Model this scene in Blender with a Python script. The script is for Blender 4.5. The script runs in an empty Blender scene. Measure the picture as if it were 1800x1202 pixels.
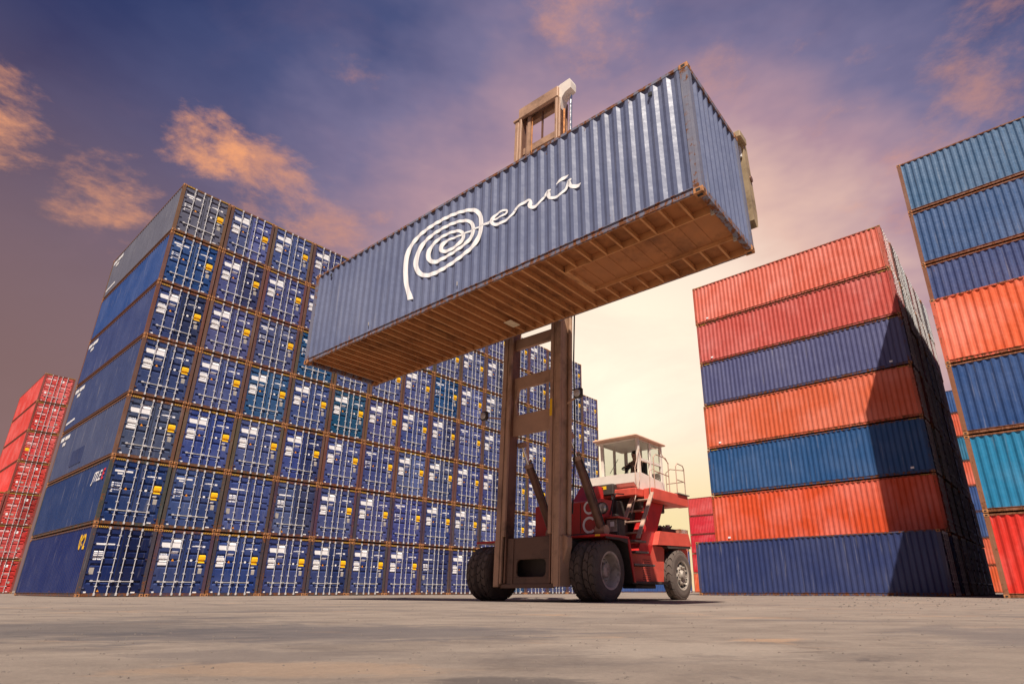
import bpy, math, random
import numpy as np
from mathutils import Vector, Matrix

random.seed(7)
SC = bpy.context.scene
COL = SC.collection
R = math.radians

# ------------------------------------------------------------------ camera
CAM_H = 0.245
cd = bpy.data.cameras.new('camera'); cam = bpy.data.objects.new('camera', cd); COL.objects.link(cam)
cd.sensor_width = 36; cd.sensor_fit = 'HORIZONTAL'
cd.lens = 1022.9 / 1800 * 36
cd.shift_x = -(968.98 - 900) / 1800
cd.shift_y = (659.63 - 601) / 1800
cd.clip_start = 0.05; cd.clip_end = 3000
cam.location = (0, 0, CAM_H)
cam.rotation_euler = (math.pi / 2 + 0.3541, 0, 0)
SC.camera = cam

# ------------------------------------------------------------------ axes of the yard
YAW = 0.8688
U = Vector((-math.sin(YAW), math.cos(YAW), 0))      # along the length of the containers
V = Vector((math.cos(YAW), math.sin(YAW), 0))       # across the rows
def P(u, v, z=0): return U * u + V * v + Vector((0, 0, z))

# ------------------------------------------------------------------ exposure, sun, sky
SC.view_settings.view_transform = 'Standard'
SC.view_settings.look = 'None'
SC.view_settings.exposure = EXPO = 0.5
SC.view_settings.gamma = 1
sd = bpy.data.lights.new('sun', 'SUN'); sun = bpy.data.objects.new('sun', sd); COL.objects.link(sun)
sd.energy = 5.0; sd.angle = R(0.6); sd.color = (1.0, 0.90, 0.78)
sdir = (U * 0.895 + V * 1.0 + Vector((0, 0, -2.17))).normalized()
sun.rotation_euler = sdir.to_track_quat('-Z', 'Y').to_euler()
sun.location = -sdir * 60

def lin(c):
    c = [x / 255 for x in c[:3]]
    return tuple(x / 12.92 if x <= .04045 else ((x + .055) / 1.055) ** 2.4 for x in c)

class NT:
    def __init__(s, tree): s.t = tree
    def n(s, typ, props=None, **inp):
        nd = s.t.nodes.new(typ)
        for k, v in (props or {}).items(): setattr(nd, k, v)
        for k, v in inp.items():
            k2 = int(k[1:]) if k[0] == '_' and k[1:].isdigit() else k.replace('_', ' ')
            s.set(nd.inputs[k2], v)
        return nd
    def set(s, sock, v):
        if isinstance(v, bpy.types.NodeSocket): s.t.links.new(v, sock)
        elif isinstance(v, tuple) and len(v) == 3 and sock.type == 'RGBA': sock.default_value = (*v, 1)
        else: sock.default_value = v
    def math(s, op, a, b=None, c=None, clamp=False):
        nd = s.t.nodes.new('ShaderNodeMath'); nd.operation = op; nd.use_clamp = clamp
        for i, v in enumerate((a, b, c)):
            if v is not None: s.set(nd.inputs[i], v)
        return nd.outputs[0]
    def mix(s, f, a, b, blend='MIX'):
        nd = s.t.nodes.new('ShaderNodeMix'); nd.data_type = 'RGBA'; nd.blend_type = blend; nd.clamp_factor = True
        s.set(nd.inputs[0], f); s.set(nd.inputs[6], a); s.set(nd.inputs[7], b)
        return nd.outputs[2]
    def ramp(s, f, stops, interp='LINEAR'):
        nd = s.t.nodes.new('ShaderNodeValToRGB'); nd.color_ramp.interpolation = interp
        e = nd.color_ramp.elements
        while len(e) < len(stops): e.new(0.5)
        for el, (p, c) in zip(e, stops):
            el.position = p; el.color = (*c, 1) if len(c) == 3 else c
        s.set(nd.inputs[0], f); return nd.outputs[0]
    def mr(s, v, a, b, c=0., d=1., interp='LINEAR'):
        nd = s.t.nodes.new('ShaderNodeMapRange'); nd.interpolation_type = interp; nd.clamp = True
        for i, x in enumerate((v, a, b, c, d)): s.set(nd.inputs[i], x)
        return nd.outputs[0]
    def noise(s, vec, scale, detail=4., rough=.55, dist=0.):
        nd = s.n('ShaderNodeTexNoise', None, Scale=scale, Detail=detail, Roughness=rough, Distortion=dist)
        if vec is not None: s.set(nd.inputs['Vector'], vec)
        return nd.outputs['Fac']
    def mapping(s, vec, scale=(1, 1, 1), loc=(0, 0, 0), rot=(0, 0, 0)):
        nd = s.t.nodes.new('ShaderNodeMapping'); s.set(nd.inputs[0], vec)
        nd.inputs['Location'].default_value = loc; nd.inputs['Rotation'].default_value = rot; nd.inputs['Scale'].default_value = scale
        return nd.outputs[0]

w = bpy.data.worlds.new('World'); SC.world = w; w.use_nodes = True
W = NT(w.node_tree); w.node_tree.nodes.clear()
tc = W.n('ShaderNodeTexCoord').outputs['Generated']
def vdot(d):
    nd = W.n('ShaderNodeVectorMath', {'operation': 'DOT_PRODUCT'}); W.set(nd.inputs[0], tc); nd.inputs[1].default_value = tuple(Vector(d).normalized()); return nd.outputs['Value']
def ang(d): return W.math('MULTIPLY', W.math('ARCCOSINE', W.math('MULTIPLY', vdot(d), 0.99999)), 180 / math.pi)
GLOW = (0.113, 0.941, 0.310)          # the bright part of the evening sky, low behind the handler
wn = W.n('ShaderNodeTexNoise', None, Vector=W.mapping(tc, (1, 1, 2.2)), Scale=2.2, Detail=5., Roughness=.6)
soft = W.math('MULTIPLY', W.math('SUBTRACT', wn.outputs['Fac'], .5), 26.)
theta = W.math('ADD', ang(GLOW), W.math('MULTIPLY', soft, W.mr(ang(GLOW), 8, 30)))
base = W.ramp(W.math('DIVIDE', theta, 90.), [
    (0.00, (1.25, 1.04, .82)), (0.09, (1.15, .95, .75)), (0.17, (1.0, .81, .66)), (0.235, lin((230, 192, 178))),
    (0.30, lin((178, 146, 160))), (0.375, lin((122, 116, 150))), (0.46, lin((76, 84, 126))), (0.60, lin((44, 57, 102))), (1.0, lin((92, 98, 130)))])
sep = W.n('ShaderNodeSeparateXYZ', None, Vector=tc)
elev = W.math('MULTIPLY', W.math('ARCSINE', sep.outputs['Z']), 180 / math.pi)
# warm yellow band low over the horizon, grey-brown dusk on the far left
low = W.mr(elev, 24, 2, 0, 1, 'SMOOTHSTEP')
base = W.mix(W.math('MULTIPLY', W.mr(elev, 17, 4, 0, 1, 'SMOOTHSTEP'), W.mr(theta, 40, 12)), base, lin((250, 226, 170)))
base = W.mix(W.math('MULTIPLY', W.math('MULTIPLY', W.mr(elev, 40, 8, 0, 1, 'SMOOTHSTEP'), W.mr(sep.outputs['X'], -0.1, -0.55)), .85), base, lin((122, 101, 95)))
base = W.mix(W.math('MULTIPLY', W.math('MULTIPLY', W.mr(elev, 46, 20, 0, 1, 'SMOOTHSTEP'), W.mr(sep.outputs['X'], .05, -.5)), .40), base, lin((160, 122, 116)))
# clouds
c1 = W.noise(W.mapping(tc, (1.0, 1.0, 2.1), (.35, .2, .1), (.25, .35, 0.)), 5.0, 12., .66, .15)
c2 = W.noise(W.mapping(tc, (1, 1.2, 2.2), (3.1, 1.7, .4)), 2.6, 7., .6, .4)
veil = W.math('MULTIPLY', W.mr(c2, .50, .74, 0, 1, 'SMOOTHSTEP'), .13)
base = W.mix(veil, base, lin((170, 128, 140)))
cloud = None
for d_, rad, s_, k_ in (((-.489, .655, .577), 6.2, 1., .20), ((-.672, .530, .520), 6.4, 1., .23), ((-.425, .715, .555), 9., .7, .15), ((-.576, .661, .482), 7., .75, .17), ((-.361, .768, .529), 10., .45, .13),
                       ((-.275, .65, .708), 8., .35, .15), ((.56, .58, .59), 17., .38, .12), ((.067, .60, .797), 8., .45, .16), ((.253, .652, .715), 6., .25, .12), ((.42, .53, .735), 12., .32, .12)):
    bl = W.mr(ang(d_), rad, 0., 0, 1, 'SMOOTHSTEP')
    q_ = W.math('MULTIPLY', W.mr(W.math('ADD', c1, W.math('MULTIPLY', bl, k_)), .565, .80, 0, 1, 'SMOOTHSTEP'), W.math('MULTIPLY', W.math('MINIMUM', W.math('MULTIPLY', bl, 3.), 1.), s_))
    cloud = q_ if cloud is None else W.math('MAXIMUM', cloud, q_)
base = W.mix(W.math('MINIMUM', cloud, 1.), base, lin((240, 164, 120)))
below = W.mr(sep.outputs['Z'], -.01, -.05)
base = W.mix(below, base, lin((120, 106, 96)))
bg = W.n('ShaderNodeBackground', None, Color=base, Strength=1 / 2 ** EXPO)
out = W.n('ShaderNodeOutputWorld', None, Surface=bg.outputs[0])

# ------------------------------------------------------------------ materials
MATS = {}
def newmat(name):
    m = bpy.data.materials.new(name); m.use_nodes = True; m.node_tree.nodes.clear()
    n = NT(m.node_tree); MATS[name] = m
    b = n.n('ShaderNodeBsdfPrincipled'); o = n.n('ShaderNodeOutputMaterial', None, Surface=b.outputs[0])
    return m, n, b
def objvec(n):
    t = n.n('ShaderNodeTexCoord').outputs['Object']
    r = n.n('ShaderNodeObjectInfo').outputs['Random']
    cb = n.n('ShaderNodeCombineXYZ'); 
    for i, k in enumerate((37.0, 91.0, 53.0)): n.set(cb.inputs[i], n.math('MULTIPLY', r, k))
    a = n.n('ShaderNodeVectorMath', {'operation': 'ADD'}); n.set(a.inputs[0], t); n.set(a.inputs[1], cb.outputs[0])
    return t, a.outputs[0]
def bump(n, b, h, strength=.3, dist=.02):
    nd = n.n('ShaderNodeBump', None, Strength=strength, Distance=dist, Height=h); n.set(b.inputs['Normal'], nd.outputs[0])
def paint(name, rust=.25, rough=.42, fade=.35, dirt=.5, spec=.5):
    """weathered container paint in the object's own colour"""
    m, n, b = newmat(name)
    t, v = objvec(n)
    col = n.n('ShaderNodeObjectInfo').outputs['Color']
    big = n.noise(v, .55, 5.); streak = n.noise(n.mapping(v, (5., 5., .35)), 1.6, 5., .65); fine = n.noise(v, 9., 6., .6)
    hs = n.n('ShaderNodeHueSaturation', None, Saturation=.72, Value=1.45, Color=col); hd = n.n('ShaderNodeHueSaturation', None, Saturation=1.05, Value=.6, Color=col)
    c = n.mix(n.math('MULTIPLY', n.mr(big, .42, .72), fade), col, hs.outputs[0])
    c = n.mix(n.math('MULTIPLY', n.mr(streak, .5, .75), dirt), c, hd.outputs[0])
    c = n.mix(n.math('MULTIPLY', n.mr(n.noise(n.mapping(v, (8., 8., .5)), 1.3, 4.), .6, .74), .28), c, (.35, .33, .31))
    sepz = n.n('ShaderNodeSeparateXYZ', None, Vector=t).outputs['Z']
    edge = n.math('MAXIMUM', n.mr(sepz, .5, .05), n.mr(sepz, 2.5, 2.85))
    spots = n.math('ADD', n.math('ADD', n.math('MULTIPLY', fine, .6), n.math('MULTIPLY', streak, .5)), n.math('MULTIPLY', edge, .09))
    rf = n.mr(spots, .79 - rust * .3, .86 - rust * .3)
    rc = n.ramp(n.noise(v, 30., 4.), [(.3, (.06, .022, .01)), (.6, (.22, .075, .025)), (.85, (.36, .16, .06))])
    c = n.mix(rf, c, rc)
    n.set(b.inputs['Base Color'], c)
    n.set(b.inputs['Roughness'], n.math('ADD', n.math('MULTIPLY', rf, .4), n.mr(fine, .3, .7, rough - .06, rough + .12)))
    b.inputs['Specular IOR Level'].default_value = spec
    bump(n, b, n.math('ADD', n.noise(v, 1.8, 3.), n.math('MULTIPLY', fine, .10)), .55, .035)
    return m
def solid(name, col, rough=.5, metal=0., var=.25, scale=6., dark=None, bmp=.15, spec=.5):
    m, n, b = newmat(name); t, v = objvec(n)
    f = n.noise(v, scale, 6., .62)
    d = dark or tuple(x * .45 for x in col)
    c = n.mix(n.mr(f, .35, .75, 0, 1), col, tuple(min(1, x * (1 + var * .5)) for x in col))
    c = n.mix(n.math('MULTIPLY', n.mr(n.noise(v, scale * .4, 5., .7), .5, .72), min(1, var * 2)), c, d)
    n.set(b.inputs['Base Color'], c); b.inputs['Metallic'].default_value = metal
    n.set(b.inputs['Roughness'], n.mr(f, .3, .7, max(.05, rough - .1), min(1, rough + .12)))
    b.inputs['Specular IOR Level'].default_value = spec
    if bmp: bump(n, b, f, bmp, .01)
    return m
paint('container_paint'); paint('frame_paint', rust=.62, rough=.55, fade=.3, dirt=.7); paint('pale_paint', rust=.12, rough=.36, fade=.55, dirt=.35)
solid('galvanised', (.66, .65, .65), .38, .08, .2, 14., (.30, .25, .22))
solid('roof_peach', (.70, .45, .33), .5, 0., .2, 4.)
solid('casting_rust', (.44, .19, .07), .75, 0., .5, 18., (.12, .05, .02))
solid('marking_white', (.93, .92, .92), .4, 0., .04, 20., (.7, .69, .67), 0)
solid('rail_tan', (.50, .33, .25), .5, 0., .3, 10.)
solid('marking_grey', (.42, .38, .33), .6, 0., .3, 25., None, 0)
solid('marking_yellow', (.95, .55, .01), .5, 0., .15, 12., (.55, .24, .01), 0)
solid('marking_red', (.70, .03, .04), .5, 0., .1, 12., None, 0)
solid('marking_black', (.02, .02, .02), .6, 0., .1, 12., None, 0)
solid('orange_mark', (.85, .32, .02), .5, 0., .1, 12., None, 0)
solid('seal_hole_black', (.02, .02, .022), .8, 0., .2, 10., None, 0)
solid('underside_rust', (.38, .155, .058), .8, 0., .55, 2.2, (.15, .055, .02), .3)
solid('underside_beam', (.52, .25, .10), .7, 0., .5, 3.5, (.25, .10, .04), .3)
solid('rubber', (.095, .072, .060), .85, 0., .5, 5., (.17, .125, .10), .3)
solid('rim_steel', (.48, .41, .35), .55, .2, .5, 8., (.12, .09, .07))
solid('rear_rim', (.36, .31, .26), .6, .1, .5, 9., (.14, .11, .09))
solid('mast_steel', (.42, .255, .165), .5, .1, .5, 2.4, (.15, .09, .06), .2)
solid('mast_grease', (.19, .095, .06), .45, .15, .5, 3., (.06, .035, .025), .2)
solid('apron', (.13, .070, .048), .5, .1, .4, 3., (.035, .022, .018), .2)
solid('chrome_rod', (.85, .83, .80), .18, .9, .05, 10., None, 0)
solid('machine_dark', (.055, .042, .036), .6, .1, .5, 6., (.02, .016, .014))
solid('machine_red', (.50, .022, .020), .38, 0., .3, 3., (.22, .014, .012), .08)
solid('faded_red', (.60, .085, .055), .48, 0., .4, 3., (.40, .07, .05), .08)
solid('cab_white', (.78, .70, .62), .4, 0., .15, 4., (.50, .40, .33), .08)
solid('tread_plate', (.22, .19, .165), .6, .4, .4, 30., (.10, .08, .07), .5)
solid('hose', (.02, .02, .02), .5, 0., .2, 10., None, 0)
solid('copper_pipe', (.75, .33, .12), .35, .5, .2, 10.)
solid('lamp_glass', (.55, .52, .48), .15, .4, .1, 10., None, 0)
solid('spreader_yellow', (.33, .24, .14), .6, .1, .7, 4., (.13, .08, .04), .2)
solid('seat_cloth', (.05, .045, .045), .8); solid('skin', (.36, .20, .14), .6, 0., .1); solid('work_shirt', (.20, .12, .09), .8); solid('hair', (.02, .015, .012), .7)
solid('plywood', (.62, .50, .34), .7, 0., .4, 8., None, .1)
solid('stone', (.13, .105, .09), .9, 0., .4, 3., (.18, .15, .13), .3)
m, n, b = newmat('hazard')
t = n.n('ShaderNodeTexCoord').outputs['Object']; s3 = n.n('ShaderNodeSeparateXYZ', None, Vector=t)
st = n.math('FRACT', n.math('MULTIPLY', n.math('ADD', n.math('ADD', s3.outputs['X'], s3.outputs['Y']), s3.outputs['Z']), 13.))
n.set(b.inputs['Base Color'], n.mix(n.math('GREATER_THAN', st, .5), (.02, .018, .015), (.80, .45, .03))); b.inputs['Roughness'].default_value = .6
m, n, b = newmat('glass')
b.inputs['Base Color'].default_value = (.85, .88, .86, 1); b.inputs['Roughness'].default_value = .04
b.inputs['Transmission Weight'].default_value = 1.; b.inputs['IOR'].default_value = 1.05; b.inputs['Specular IOR Level'].default_value = .8

# ground
m, n, b = newmat('concrete_ground')
t = n.n('ShaderNodeNewGeometry').outputs['Position']
broad = n.noise(n.mapping(t, (.22, .5, 1)), 1., 6., .6, .6)
mid = n.noise(n.mapping(t, (.9, 1.5, 1)), 1.6, 8., .66, .5)
fine = n.noise(t, 26., 8., .72)
grit = n.noise(t, 150., 4., .8)
c = n.ramp(mid, [(.30, (.155, .122, .104)), (.44, (.225, .180, .150)), (.58, (.275, .222, .183)), (.75, (.33, .27, .22))])
c = n.mix(n.math('MULTIPLY', n.mr(broad, .50, .66, 0, 1, 'SMOOTHSTEP'), .72), c, (.085, .075, .082))
c = n.mix(n.math('MULTIPLY', n.mr(n.noise(n.mapping(t, (.5, 1.1, 1), (9, 4, 0)), 1., 5., .6, 1.), .60, .70, 0, 1, 'SMOOTHSTEP'), .55), c, (.50, .30, .17))
c = n.mix(n.math('MULTIPLY', n.mr(n.noise(n.mapping(t, (1.1, 2.6, 1), (3, 8, 0)), 1.3, 7., .7, 1.2), .60, .68, 0, 1, 'SMOOTHSTEP'), .65), c, (.055, .050, .058))
c = n.mix(n.mr(fine, .45, .8, .0, .35), c, (.36, .29, .23))
c = n.mix(n.mr(grit, .58, .68, 0, .75), c, (.07, .055, .05))
c = n.mix(n.mr(n.noise(t, 90., 3., .7), .72, .76, 0, .5), c, (.40, .34, .28))
sp = n.n('ShaderNodeSeparateXYZ', None, Vector=t)
def patch(cx, cy, rx, ry, soft, seed):
    dx = n.math('DIVIDE', n.math('SUBTRACT', sp.outputs['X'], cx), rx); dy = n.math('DIVIDE', n.math('SUBTRACT', sp.outputs['Y'], cy), ry)
    r = n.math('SQRT', n.math('ADD', n.math('MULTIPLY', dx, dx), n.math('MULTIPLY', dy, dy)))
    w_ = n.noise(n.mapping(t, (1., 2.2, 1), (seed, seed * .7, 0)), 1.8, 8., .68, .8)
    return n.mr(n.math('ADD', r, n.math('MULTIPLY', n.math('SUBTRACT', w_, .5), 3.4)), 1.15, .55, 0, soft, 'SMOOTHSTEP')
for args, cc in (((-1.35, 4.0, 1.6, .9, .60, 3.), (.085, .078, .090)), ((-3.4, 4.3, 1.6, 1.4, .62, 7.), (.075, .07, .078)), ((-.9, 2.15, .55, .24, .45, 5.), (.36, .235, .15)), ((-.12, 1.86, .22, .10, .7, 9.), (.07, .06, .062)),
                 ((2.9, 3.4, .9, 1.3, .55, 2.), (.12, .105, .11)), ((.6, 2.9, .7, .4, .5, 4.), (.40, .33, .27)), ((-1.2, 2.6, .6, .25, .5, 6.), (.12, .10, .10)), ((1.5, 9., 2.2, 1.2, .3, 8.), (.40, .33, .27)), ((-6., 9., 3., 1.2, .35, 1.5), (.12, .10, .095))):
    c = n.mix(patch(*args), c, cc)
c = n.mix(n.mr(n.noise(n.mapping(t, (1, 1.6, 1)), 38., 8., .8), .38, .70, .0, .42), c, (.11, .092, .08))
crack = n.n('ShaderNodeTexVoronoi', {'feature': 'DISTANCE_TO_EDGE'}, Vector=n.mapping(t, (.28, .42, 1)), Scale=1.)
n.set(b.inputs['Base Color'], c); b.inputs['Roughness'].default_value = .88; b.inputs['Specular IOR Level'].default_value = .25
bump(n, b, n.math('ADD', n.math('ADD', n.math('MULTIPLY', mid, 1.), n.math('MULTIPLY', fine, .35)), n.math('MULTIPLY', grit, .30)), .9, .02)

# ------------------------------------------------------------------ mesh helpers
class MB:
    def __init__(s): s.v = []; s.f = []; s.m = []; s.mats = []
    def mi(s, name):
        if name not in s.mats: s.mats.append(name)
        return s.mats.index(name)
    def add(s, vs, fs, mat):
        o = len(s.v); k = s.mi(mat); s.v += [tuple(map(float, p)) for p in vs]
        s.f += [tuple(i + o for i in f) for f in fs]; s.m += [k] * len(fs); return s
    def box(s, x0, x1, y0, y1, z0, z1, mat, bev=0.):
        if x0 > x1: x0, x1 = x1, x0
        if y0 > y1: y0, y1 = y1, y0
        if z0 > z1: z0, z1 = z1, z0
        if bev <= 0:
            vs = [(x, y, z) for z in (z0, z1) for y in (y0, y1) for x in (x0, x1)]
            return s.add(vs, [(0, 2, 3, 1), (4, 5, 7, 6), (0, 1, 5, 4), (2, 6, 7, 3), (0, 4, 6, 2), (1, 3, 7, 5)], mat)
        b_ = min(bev, (x1 - x0) * .45, (y1 - y0) * .45, (z1 - z0) * .45)
        return s.hull([(x0, x1), (y0, y1), (z0, z1)], b_, mat)
    def hull(s, r, b, mat):
        import bmesh
        bm = bmesh.new()
        for ix in (0, 1):
            for iy in (0, 1):
                for iz in (0, 1):
                    c = [r[0][ix], r[1][iy], r[2][iz]]; sg = [1 - 2 * ix, 1 - 2 * iy, 1 - 2 * iz]
                    for k in range(3):
                        p = [c[j] + (sg[j] * b if j != k else 0) for j in range(3)]; bm.verts.new(p)
        bmesh.ops.convex_hull(bm, input=bm.verts); bm.verts.index_update()
        vs = [v.co[:] for v in bm.verts]; fs = [tuple(v.index for v in f.verts) for f in bm.faces]; bm.free()
        return s.add(vs, fs, mat)
    def prism(s, poly, axis, a0, a1, mat):
        """poly: 2D outline in the two other axes (x<y<z order), extruded along axis"""
        n = len(poly); vs = []
        for a in (a0, a1):
            for p in poly:
                q = list(p); q.insert(axis, a); vs.append(tuple(q))
        fs = [tuple(range(n))[::-1], tuple(range(n, 2 * n))] + [(i, (i + 1) % n, n + (i + 1) % n, n + i) for i in range(n)]
        return s.add(vs, fs, mat)
    def frame_(s, d):
        d = Vector(d).normalized(); a = Vector((0, 0, 1)) if abs(d.z) < .9 else Vector((1, 0, 0))
        u = d.cross(a).normalized(); return u, d.cross(u)
    def cyl(s, p0, p1, r0, mat, r1=None, n=12, caps=True):
        p0, p1 = Vector(p0), Vector(p1); u, v = s.frame_(p1 - p0); r1 = r0 if r1 is None else r1
        vs = [p + (u * math.cos(2 * math.pi * i / n) + v * math.sin(2 * math.pi * i / n)) * r for p, r in ((p0, r0), (p1, r1)) for i in range(n)]
        fs = [(i, n + i, n + (i + 1) % n, (i + 1) % n) for i in range(n)]
        if caps: fs += [tuple(range(n)), tuple(range(2 * n - 1, n - 1, -1))]
        return s.add(vs, fs, mat)
    def tube(s, pts, r, mat, n=8):
        pts = [Vector(p) for p in pts]; vs = []; m_ = len(pts); pu = None
        for i, p in enumerate(pts):
            d = (pts[min(i + 1, m_ - 1)] - pts[max(i - 1, 0)]).normalized()
            if pu is None: u, _ = s.frame_(d)
            else: u = (pu - d * pu.dot(d)).normalized()
            pu = u; v = d.cross(u)
            vs += [p + (u * math.cos(2 * math.pi * k / n) + v * math.sin(2 * math.pi * k / n)) * r for k in range(n)]
        fs = [(i * n + k, i * n + (k + 1) % n, (i + 1) * n + (k + 1) % n, (i + 1) * n + k) for i in range(m_ - 1) for k in range(n)]
        fs += [tuple(range(n))[::-1], tuple(range((m_ - 1) * n, m_ * n))]
        return s.add(vs, fs, mat)
    def lathe(s, prof, c, axis, mat, n=40, mats=None):
        """prof: (offset along axis, radius)"""
        a = Vector(axis).normalized(); c = Vector(c); u, v = s.frame_(a); vs = []
        for o, r in prof: vs += [c + a * o + (u * math.cos(2 * math.pi * k / n) + v * math.sin(2 * math.pi * k / n)) * r for k in range(n)]
        for i in range(len(prof) - 1):
            s.add([*vs[i * n:(i + 2) * n]], [(k, n + k, n + (k + 1) % n, (k + 1) % n) for k in range(n)], mats[i] if mats else mat)
        return s
    def bar(s, p0, p1, w, d, mat, up=(0, 0, 1)):
        p0, p1 = Vector(p0), Vector(p1); a = (p1 - p0).normalized(); u = a.cross(Vector(up))
        if u.length < 1e-4: u = a.cross(Vector((0, 1, 0)))
        u.normalize(); v = a.cross(u)
        vs = [p + u * su * w / 2 + v * sv * d / 2 for p in (p0, p1) for sv in (-1, 1) for su in (-1, 1)]
        return s.add(vs, [(0, 2, 3, 1), (4, 5, 7, 6), (0, 1, 5, 4), (2, 6, 7, 3), (0, 4, 6, 2), (1, 3, 7, 5)], mat)
    def mesh(s, name, smooth=False):
        me = bpy.data.meshes.new(name); me.from_pydata(s.v, [], s.f); me.update()
        for k in s.mats: me.materials.append(MATS[k])
        me.polygons.foreach_set('material_index', s.m)
        if smooth: me.polygons.foreach_set('use_smooth', [True] * len(s.f))
        me.validate()
        if smooth: 
            me.set_sharp_from_angle(angle=R(38))
        return me
    def build(s, name, parent=None, smooth=False): return put(name, s.mesh(name, smooth), parent)

def put(name, me, parent=None, col=None, loc=None):
    o = bpy.data.objects.new(name, me); COL.objects.link(o)
    if parent is not None: o.parent = parent
    if col: o.color = (*col, 1)
    if loc: o.location = loc
    return o
def thing(name, label, cat, loc=(0, 0, 0), rot=(0, 0, 0), group=None):
    o = bpy.data.objects.new(name, None); COL.objects.link(o); o.empty_display_size = .3
    o.location = loc; o.rotation_euler = rot; o['label'] = label; o['category'] = cat
    if group: o['group'] = group
    return o

# ------------------------------------------------------------------ container parts (local: X width, Y length, Z up, doors at Y=0)
L, WD, H = 12.192, 2.438, 2.896
def wave(y, n, y0, y1, d=.036):
    """depth of a pressed steel wall at y (0 = outer ridge)"""
    p = (y1 - y0) / n; t = ((y - y0) / p) % 1.
    if t < .25: return 0.
    if t < .5: return d * (t - .25) / .25
    if t < .75: return d
    return d * (1 - (t - .75) / .25)
def wavepts(n, y0, y1):
    p = (y1 - y0) / n; out = [y0]
    for i in range(n):
        out += [y0 + (i + f) * p for f in (.25, .5, .75, 1.)]
    return out
YA, YB, NW = .17, L - .17, 43
def side_mesh(out=-1):
    b = MB(); xs = .022 if out < 0 else WD - .022; sg = 1 if out < 0 else -1
    pts = wavepts(NW, YA, YB); vs = []
    for y in pts:
        x = xs + sg * wave(y + 1e-6, NW, YA, YB)
        vs += [(x, y, .16), (x, y, H - .075)]
    fs = [(2 * i, 2 * i + 1, 2 * i + 3, 2 * i + 2) for i in range(len(pts) - 1)]
    b.add(vs, fs if sg > 0 else [f[::-1] for f in fs], 'container_paint')
    return b
def front_mesh(y=L - .03, sg=-1, mat='container_paint'):
    b = MB(); n = 9; pts = wavepts(n, .16, WD - .16); vs = []
    for x in pts: 
        d = wave(x + 1e-6, n, .16, WD - .16, .045); vs += [(x, y + sg * d, .16), (x, y + sg * d, H - .1)]
    b.add(vs, [(2 * i, 2 * i + 2, 2 * i + 3, 2 * i + 1) for i in range(len(pts) - 1)], mat); return b
def frame_mesh(door=True, tunnel=False):
    b = MB(); m = 'frame_paint'
    for x in (0, 1):
        sx = (lambda a: a) if x == 0 else (lambda a: WD - a)
        for y in (0, 1):
            sy = (lambda a: a) if y == 0 else (lambda a: L - a)
            b.box(sx(.006), sx(.15 if y == 0 else .14), sy(.008), sy(.07), .118, H - .118, m)      # corner posts
            b.box(sx(.006), sx(.06), sy(.072), sy(.172), .118, H - .118, m)
        b.box(sx(.016), sx(.075), .178, L - .178, H - .075, H - .012, m)                            # top side rail
        b.box(sx(.030), sx(.046), .178, L - .178, .03, .162, m)                                     # bottom side rail web and flanges
        b.box(sx(.004), sx(.046), .178, L - .178, .022, .036, m); b.box(sx(.012), sx(.06), .178, L - .178, .148, .162, m)
    for y in (0, 1):
        sy = (lambda a: a) if y == 0 else (lambda a: L - a)
        b.box(.18, WD - .18, sy(.014), sy(.12), H - .118, H - .012, m); b.box(.18, WD - .18, sy(.014), sy(.12), .022, .15, m)
    return b
def casting_mesh():
    b = MB(); w, l, h = .162, .178, .118
    # solid block; thin black plates paint in the shade of its oblong holes
    b.box(0, w, 0, l, 0, h, 'casting_rust', .008)
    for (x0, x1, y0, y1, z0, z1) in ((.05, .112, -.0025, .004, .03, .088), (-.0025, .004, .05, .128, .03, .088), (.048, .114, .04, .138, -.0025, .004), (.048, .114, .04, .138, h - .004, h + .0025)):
        b.box(x0, x1, y0, y1, z0, z1, 'seal_hole_black')
    return b.mesh('corner_casting')
DG = [(.10, .085), (.345, .07), (.46, .055), (.575, .07), (.845, .085)]   # pressed grooves: fraction from top, half height
def dprof():
    z0, z1 = .19, H - .16; pts = []
    for f, hh in sorted(DG, reverse=True):
        c = z1 - f * (z1 - z0); pts += [(c - hh, 0), (c - hh * .05, .060), (c + hh * .72, .060), (c + hh, 0)]
    return [(z0 - .03, 0)] + pts + [(z1 + .03, 0)]
DP = dprof()
def ddepth(z):
    for (a, da), (c, dc) in zip(DP, DP[1:]):
        if a <= z <= c: return da + (dc - da) * (z - a) / (c - a)
    return 0.
def decal(b, x0, x1, f0, f1, mat, y=.035, off=.0035):
    """a sheet stuck on the pressed door, following its grooves; f from the top"""
    zt, zb = H * (1 - f0), H * (1 - f1)
    zs = sorted({zb, zt, *[z for z, _ in DP if zb < z < zt]})
    vs = []
    for z in zs: vs += [(x0, y + ddepth(z) - off, z), (x1, y + ddepth(z) - off, z)]
    b.add(vs, [(2 * i, 2 * i + 1, 2 * i + 3, 2 * i + 2) for i in range(len(zs) - 1)], mat)
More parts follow.
